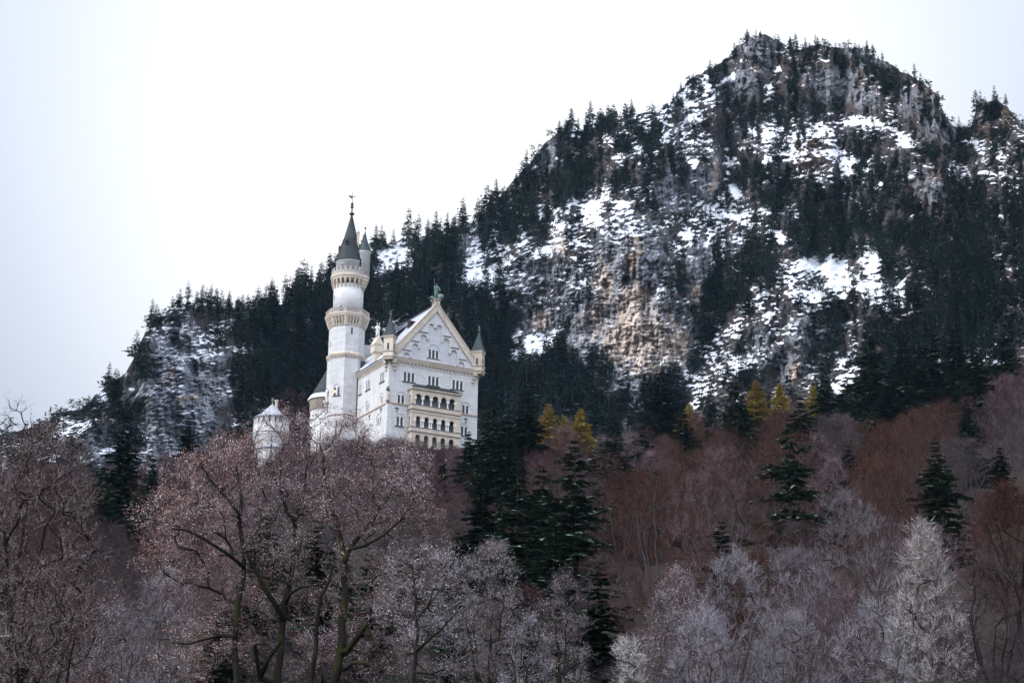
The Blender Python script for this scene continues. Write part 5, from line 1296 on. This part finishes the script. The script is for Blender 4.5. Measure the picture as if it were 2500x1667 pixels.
def where_near(x, y):
    if x < 420: return 'behind the brown oak at far left'
    if x < 940: return 'behind the big frosted oaks under the castle'
    if x < 1170: return 'on the slope right under the palace balcony'
    if x < 1460: return 'around the golden larches right of the palace'
    if x < 1640: return 'in the middle of the brown hillside' if y > 1180 else 'below the broad spruce at the cliff foot'
    if x < 1840: return 'left of the wide-boughed spruce' if y < 1230 else 'above the frosted trees at lower right'
    if x < 2060: return 'by the wide-boughed spruce' if y > 1080 else 'on the upper edge of the brown wood'
    if x < 2260: return 'between the wide-boughed spruce and the conical spruce'
    return 'at the far right edge of the brown wood' if y < 1250 else 'in the dark lower right corner'
bpos = []; shrubs = []
rb = np.random.RandomState(21)
cen = castle_pt(11, 11, 0)
for ring in np.arange(104, 470, 15.5):
    x = -ring * .29
    while x < ring * .30:
        x += rb.uniform(8.5, 12.5)
        y = ring + rb.uniform(-6, 6); xx = x + rb.uniform(-2, 2)
        if math.hypot(xx - cen[0], y - cen[1]) < 19 or math.hypot(xx - TC[0], y - TC[1]) < 9 or math.hypot(xx + 56, y - 469) < 9: continue
        gz = float(hill_z(xx, y)); h = rb.uniform(13.5, 20.0) if ring > 125 else rb.uniform(6, 9)
        X_, Yb = proj((xx, y, gz)); X_, Yt = proj((xx, y, gz + h))
        lim_y = np.interp(X_, EX, EY) + rb.uniform(0, 16)
        for fx, fw, fy, fr_ in FRONT:
            if fr_ > ring - 3 and abs(X_ - fx) < fw * .55 + 2.4 * F / ring: lim_y = max(lim_y, fy - 40)
        if Yt < lim_y:
            h2 = h * (Yb - lim_y) / (Yb - Yt)
            if h2 < 6.5: continue
            h = h2
        X_, Yt = proj((xx, y, gz + h))
        if X_ < -60 or X_ > 2560 or Yt > 1680: continue
        bpos.append((xx, y, gz, h, float(X_), float(Yt)))
for ring in list(np.arange(250, 446, 6.0)) + list(np.arange(84, 140, 7.0)):
    low = ring < 200; x = -ring * .27 if low else -ring * (.085 if ring > 352 else .055)
    while x < (ring * .28 if low else ring * .0):
        x += rb.uniform(3.2, 5.5)
        y = ring + rb.uniform(-3, 3)
        if not low and math.hypot(x - cen[0], y - cen[1]) < 15.5: continue
        gz = float(hill_z(x, y)); h = rb.uniform(3.0, 5.5)
        X_, Yb = proj((x, y, gz)); X_, Yt = proj((x, y, gz + h)); lim_y = np.interp(X_, EX, EY) + rb.uniform(-6, 10)
        if Yt < lim_y: h = h * (Yb - lim_y) / (Yb - Yt)
        if h < 1.2 or X_ < -60 or X_ > 2560 or Yt > 1675: continue
        shrubs.append((x, y, gz, h, float(X_), float(Yt)))
print('beeches', len(bpos))
bgrp = {}
for b_ in bpos: bgrp.setdefault(where_near(b_[4], b_[5]), []).append(b_)
for w_, L in bgrp.items():
    ends = {min(L, key=lambda b_: b_[4]): 'leftmost bare beech ', max(L, key=lambda b_: b_[4]): 'rightmost bare beech ', min(L, key=lambda b_: b_[5]): 'highest bare beech '}
    for b_ in L:
        x, y, gz, h, X_, Yt = b_
        red = PN.fbm(X_ / 260, Yt / 150, 1.7, 2); near_red = min(math.hypot((X_ - a) / 85, (Yt - c) / 75) for a, c in ((2245, 1010), (1810, 1300), (2180, 1080), (2400, 1180), (2460, 1250), (1690, 1040), (1880, 1060), (1560, 1180)))
        m_ = M['beechred'] if near_red < 1 else (M['beechgrey'] if red > .25 or (rb.rand() < .10) else M['beech'])
        o = empty('bare_beech', (x, y, gz), rb.uniform(0, 6.28)); k = rb.randint(0, 6); s_ = h / 17.0; wd = s_ * (1 + .35 * max(0, 1 - s_))
        kind_ = 'rusty' if m_ is M['beechred'] else ('greyish' if m_ is M['beechgrey'] else 'reddish brown')
        if len(L) == 1: lab = 'single bare beech ' + w_
        else: lab = ends.get(b_, 'one of the %s bare beeches ' % kind_) + w_
        tag(o, lab, 'tree', 'beeches ' + w_ if b_ in ends else '%s beeches %s' % (kind_, w_))
        for nm, me in zip(('trunk', 'crown'), BEECH[k]):
            c = link(nm, me, o); c.scale = (wd, wd, s_)
            if nm == 'crown':
                c.material_slots[0].link = 'OBJECT'; c.material_slots[0].material = m_

for x, y, gz, h, X_, Yt in shrubs:
    o = empty('bare_shrub', (x, y, gz), rb.uniform(0, 6.28)); k = rb.randint(0, 6); s_ = h / 17.0; low = y < 200
    w_ = 'on the slope right under the castle walls' if not low else ('under the oaks at the lower edge' if X_ < 1250 else 'under the frosted trees at the lower edge')
    tag(o, 'low bare twiggy bush ' + w_, 'shrub', 'bushes ' + w_)
    for nm, me in zip(('trunk', 'crown'), BEECH[k]):
        c = link(nm, me, o); c.scale = (s_ * 1.5, s_ * 1.5, s_)
        if nm == 'crown': c.material_slots[0].link = 'OBJECT'; c.material_slots[0].material = M['beechgrey'] if low else M['beech']
for X_, Yt, h in ((676, 968, 11), (708, 950, 13), (742, 962, 11)):
    P = at(X_, Yt, 492); o = tag(empty('bare_beech', (P[0], P[1], P[2] - h), X_), 'reddish bare tree in the dark wood between the two left towers', 'tree', 'bare trees behind the castle towers')
    for nm, me in zip(('trunk', 'crown'), BEECH[int(X_) % 6]): c = link(nm, me, o); c.scale = (h / 17, h / 17, h / 17)
# frosted trees and oaks of the foreground
def broad(name, X_, Yt, Rr, hw, seed, label, twigm, barkm, natt=260, shape='dome', low=.25, tw=(9, .9, .012), leaf=None, nleaf=0, lsize=.1, fork=.3, nl=5, sub=3, upw=.4, group='frosted trees in the foreground', spread=.5):
    P = at(X_, Yt, Rr); gz = float(hill_z(P[0], P[1])); H = P[2] - gz; rd = hw * Rr / F
    lim = trunk_limbs(seed, H, .012 * H + .05, fork=fork, n=nl, spread=rd / H * .55, top=.78)
    v, q, tips = grow(lim, crown_points(seed + 1, natt, H, rd, low, shape), seed + 2, rtip=.011, rpow=.42, jitter=.075)
    o = tag(empty(name, (P[0], P[1], gz)), label, 'tree', group)
    link('trunk', npmesh('trunk', v, q, None, [barkm], smooth=True), o)
    tv, t3, tn, en = twig_arrays(tips, seed + 3, tw[0], tw[1], tw[2], along=1.2, spread=spread, upw=upw, sub=sub)
    if leaf is None:
        link('crown', npmesh('crown', tv, None, t3, [twigm], tone=tn), o)
    else:
        lv_, lq, ln_ = leaf_arrays(en, seed + 4, nleaf, lsize, .09)
        me = npmesh('crown', np.concatenate([lv_, tv]), lq, t3 + len(lv_), [leaf, twigm], tone=np.concatenate([ln_, tn]), midx=np.concatenate([np.zeros(len(lq), int), np.ones(len(t3), int)]))
        link('crown', me, o)
    return o
FT = 'frosted_tree'
broad(FT, 2250, 1288, 104, 150, 900, 'pale frosted tree with a bright pointed top at lower right', M['frostwarm'], M['bark_grey'], 300, 'cone', .2, (9, .75, .014), fork=.25)
broad(FT, 2075, 1220, 126, 165, 910, 'wide lilac frosted tree behind the bright pointed one', M['frost'], M['bark_grey'], 320, 'dome', .15, (9, .95, .012), upw=.6, spread=.38)
broad(FT, 1795, 1362, 112, 135, 920, 'frosted grey tree left of the wide lilac one, above the lower edge', M['frost'], M['bark_grey'], 300, 'dome', .15, (9, .85, .012), upw=.6, spread=.38)
broad(FT, 1945, 1352, 116, 130, 930, 'frosted grey tree in the middle of the lower right group', M['frost'], M['bark_grey'], 300, 'dome', .15, (9, .85, .012), upw=.6, spread=.38)
broad(FT, 1650, 1402, 104, 105, 940, 'frosted tree with pinkish leaves on the left of the lower right group', M['frost'], M['bark_grey'], 240, 'dome', .15, (9, .75, .012), leaf=M['oakpink'], nleaf=7000, lsize=.06)
broad(FT, 1532, 1562, 88, 68, 950, 'small bright white frosted tree at the lower edge', M['frostwarm'], M['bark_grey'], 150, 'dome', .2, (9, .55, .013))
broad(FT, 410, 1395, 112, 120, 960, 'hazy lilac frosted tree left of the big oaks', M['frost'], M['bark_grey'], 260, 'dome', .15, (9, .85, .011))
broad(FT, 285, 1490, 92, 120, 970, 'frosted tree low at the left, under the brown oak', M['frost'], M['bark_grey'], 220, 'dome', .15, (8, .8, .010), leaf=M['oakleaf'], nleaf=6000, lsize=.06)
broad(FT, 2130, 1480, 92, 150, 980, 'darker frosted tree at the lower edge below the bright pointed one', M['frost'], M['bark_grey'], 260, 'dome', .15, (7, .8, .010))
broad(FT, 1720, 1500, 92, 120, 990, 'frosted tree at the lower edge beside the small white one', M['frost'], M['bark_grey'], 260, 'dome', .15, (8, .8, .010), upw=.6)
broad(FT, 1930, 1500, 94, 130, 1000, 'frosted tree at the lower edge in the middle of the right group', M['frost'], M['bark_grey'], 260, 'dome', .15, (8, .8, .010), upw=.6)
broad('bare_tree', 2420, 1380, 100, 150, 1010, 'dim bare tree in the lower right corner', M['beechgrey'], M['bark_dark'], 240, 'dome', .15, (8, .8, .010), group='bare trees in the foreground')
broad('bare_tree', 2470, 1180, 150, 120, 1015, 'dim rusty bare tree at the right edge under the dark stand', M['beechred'], M['bark_dark'], 220, 'dome', .15, (8, 1.0, .012), group='bare trees in the foreground')
OK_ = 'oak'
OG = 'frosted oaks in the foreground'
broad(OK_, 1205, 1338, 98, 118, 1020, 'grey frosted oak with a leaning mossy trunk below the ragged spruces', M['oaktwig'], M['bark_oak'], 260, 'dome', .18, (6, .6, .009), leaf=M['oakgrey'], nleaf=20000, lsize=.062, group=OG)
broad(OK_, 1378, 1408, 96, 78, 1030, 'narrow grey frosted oak beside the drooping spruce', M['oaktwig'], M['bark_oak'], 180, 'dome', .15, (6, .55, .009), leaf=M['oakgrey'], nleaf=12000, lsize=.06, group=OG)
broad(OK_, 1290, 1510, 84, 95, 1040, 'low grey frosted oak at the lower edge between two taller ones', M['frost'], M['bark_oak'], 180, 'dome', .15, (6, .5, .009), leaf=M['oakgrey'], nleaf=11000, lsize=.058, group=OG)
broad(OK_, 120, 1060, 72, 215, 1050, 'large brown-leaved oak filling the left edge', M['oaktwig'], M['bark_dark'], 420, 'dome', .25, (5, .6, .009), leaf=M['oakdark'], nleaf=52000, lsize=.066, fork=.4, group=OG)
broad('bare_tree', 35, 985, 80, 110, 1060, 'bare twiggy treetop against the sky at the left edge', M['oaktwig'], M['bark_dark'], 130, 'vase', .5, (4, .6, .008), sub=2, group='bare trees in the foreground')
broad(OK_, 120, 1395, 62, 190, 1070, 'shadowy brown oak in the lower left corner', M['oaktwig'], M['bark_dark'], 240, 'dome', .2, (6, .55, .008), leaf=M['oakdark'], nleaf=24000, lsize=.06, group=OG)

# the four big oaks under the castle, limbs surveyed one by one
def oak(trunks, lobes, Rr, seed, label, leafm, density=27.0, nleaf=95, depth=3.4):
    g = np.random.RandomState(seed); init = []
    first = trunks[0][0][0]; P = at(first[0], first[1], Rr); gz = float(hill_z(P[0], P[1]))
    for k, (pl, wa, wb, dz) in enumerate(trunks):
        pts = [at(x, y, Rr + dz * i / max(1, len(pl) - 1)) for i, (x, y) in enumerate(pl)]
        if k == 0 or pl[0][1] >= 1660: pts = [np.array([pts[0][0] + (0 if k == 0 else .2 * k), pts[0][1], gz - .6])] + pts
        init.append((pts, wa * Rr / F / 2 * .66, wb * Rr / F / 2 * .62))
    A = []
    for cx, cy, rx, ry in lobes:
        n = int(math.pi * rx * ry / density ** 2)
        for _ in range(n):
            a = g.uniform(0, 6.283); q = math.sqrt(g.uniform(0, 1)); A.append(at(cx + rx * q * math.cos(a), cy + ry * q * math.sin(a), Rr + g.uniform(-.45 if cy < 1360 else .1, 1) * depth * math.sqrt(max(.1, 1 - q * q))))
    base = np.array(init[0][0][0])
    init = [([np.asarray(p) - base for p in pts], a, b_) for pts, a, b_ in init]; A = np.array(A) - base
    v, q, tips = grow(init, A, seed, rtip=.011, rpow=.40, jitter=.16, sides=8, up_pen=.7)
    o = tag(empty('oak', tuple(base)), label, 'tree', 'big frosted oaks under the castle')
    link('trunk', npmesh('trunk', v, q, None, [M['bark_oak']], smooth=True), o)
    tv, t3, tn, en = twig_arrays(tips, seed + 3, 14, .62, .0075, along=1.3, spread=.6, upw=.25, sub=2)
    lv_, lq, ln_ = leaf_arrays(en, seed + 4, nleaf * len(A), .068, .10)
    me = npmesh('crown', np.concatenate([lv_, tv]), lq, t3 + len(lv_), [leafm, M['oaktwig']], tone=np.concatenate([ln_, tn]), midx=np.concatenate([np.zeros(len(lq), int), np.ones(len(t3), int)]))
    link('crown', me, o)
oak([([(579, 1667), (575, 1600), (572, 1553), (583, 1468), (593, 1383), (589, 1315), (583, 1255), (593, 1230), (584, 1180), (576, 1140)], 36, 12, 1.5),
     ([(593, 1383), (560, 1350), (520, 1335), (470, 1300), (420, 1290)], 16, 7, -2), ([(583, 1255), (540, 1210), (500, 1150), (480, 1110)], 15, 6, 1),
     ([(572, 1553), (520, 1550), (470, 1568), (420, 1568)], 13, 6, -2), ([(566, 1340), (545, 1310), (530, 1300)], 12, 6, -1)],
    [(540, 1170, 105, 95), (455, 1215, 95, 75), (395, 1265, 60, 60), (500, 1310, 120, 90), (430, 1380, 85, 70), (590, 1085, 45, 35), (560, 1100, 60, 45), (380, 1320, 40, 45), (520, 1470, 110, 80), (480, 1600, 110, 70)],
    90, 2000, 'leftmost big oak, its crown thick with pinkish frosted leaves', M['oakpink'])
oak([([(679, 1667), (685, 1566), (689, 1502), (708, 1425), (719, 1340), (719, 1272), (738, 1230), (747, 1149), (759, 1042)], 40, 7, 1.5),
     ([(719, 1272), (687, 1213), (672, 1160), (660, 1110)], 18, 6, 2), ([(689, 1502), (674, 1480), (657, 1447), (623, 1391), (602, 1345), (580, 1275)], 24, 9, -1.5),
     ([(708, 1450), (735, 1435), (765, 1433), (800, 1423)], 13, 6, -2), ([(636, 1655), (628, 1610), (622, 1575)], 20, 14, -1), ([(636, 1655), (653, 1612), (685, 1566)], 18, 14, -1)],
    [(700, 1075, 85, 65), (745, 1170, 105, 90), (655, 1190, 75, 80), (700, 1310, 95, 80), (760, 1025, 50, 40), (690, 1018, 50, 36), (640, 1110, 60, 50), (650, 1420, 80, 70), (740, 1420, 80, 60), (690, 1590, 110, 70), (620, 1540, 70, 60)],
    91, 2100, 'second big oak from the left, forked mossy trunk, before the squat tower', M['oakleaf'])
oak([([(819, 1667), (832, 1574), (840, 1468), (840, 1370), (827, 1315), (806, 1230), (802, 1191), (790, 1130), (781, 1085)], 52, 8, 1.5),
     ([(849, 1587), (870, 1550), (895, 1523), (930, 1489), (981, 1451), (1020, 1430)], 26, 8, -2), ([(840, 1370), (853, 1340), (885, 1300), (913, 1264), (945, 1215), (959, 1191)], 22, 6, 2),
     ([(840, 1634), (865, 1615), (895, 1617), (917, 1634)], 16, 7, -2), ([(853, 1340), (900, 1330), (960, 1280), (1000, 1240)], 14, 6, -1), ([(764, 1667), (772, 1566), (781, 1468), (793, 1434), (812, 1380)], 30, 12, -.5),
     ([(895, 1523), (910, 1560), (930, 1590)], 13, 6, -1)],
    [(880, 1110, 105, 75), (960, 1145, 95, 85), (850, 1215, 100, 85), (985, 1235, 90, 80), (1040, 1225, 45, 60), (925, 1330, 110, 75), (810, 1050, 55, 40), (870, 1050, 60, 30), (1055, 1290, 40, 40), (860, 1460, 100, 70), (950, 1460, 80, 70), (880, 1600, 110, 60), (800, 1560, 70, 70)],
    89, 2200, 'biggest of the frosted oaks, thick mossy trunk below the palace front', M['oakleaf'])
oak([([(1006, 1667), (1019, 1587), (1017, 1510), (1015, 1442), (1005, 1380)], 28, 8, 1), ([(1019, 1587), (1050, 1560), (1085, 1525), (1110, 1500)], 14, 5, -1), ([(1017, 1510), (1045, 1480), (1075, 1440)], 12, 5, 1), ([(1010, 1640), (1050, 1650), (1090, 1630)], 12, 5, -1)],
    [(1025, 1400, 90, 70), (1085, 1390, 60, 60), (995, 1490, 85, 75), (1095, 1480, 60, 60), (1060, 1585, 95, 70)],
    84, 2300, 'rightmost and smallest of the big oaks, thin trunk and grey leaves', M['oakgrey'])

# ------------------------------------------------------------------ thin winter air
top_z = max(float(ALL[..., 2].max()), 10) + 40
hb = MB(); hb.box(-1700, 1700, -1700, 2400, -1.4, top_z)
hz_ = bpy.data.materials.new('haze'); hz_.use_nodes = True; ht = hz_.node_tree; ht.nodes.clear()
ho = ht.nodes.new('ShaderNodeOutputMaterial'); hv = ht.nodes.new('ShaderNodeVolumePrincipled')
hv.inputs['Color'].default_value = (0.5, 0.78, 1.0, 1); hv.inputs['Density'].default_value = HAZE; hv.inputs['Anisotropy'].default_value = 0.2
ht.links.new(hv.outputs[0], ho.inputs['Volume'])
tag(hb.build('haze', hz_), kind='stuff')
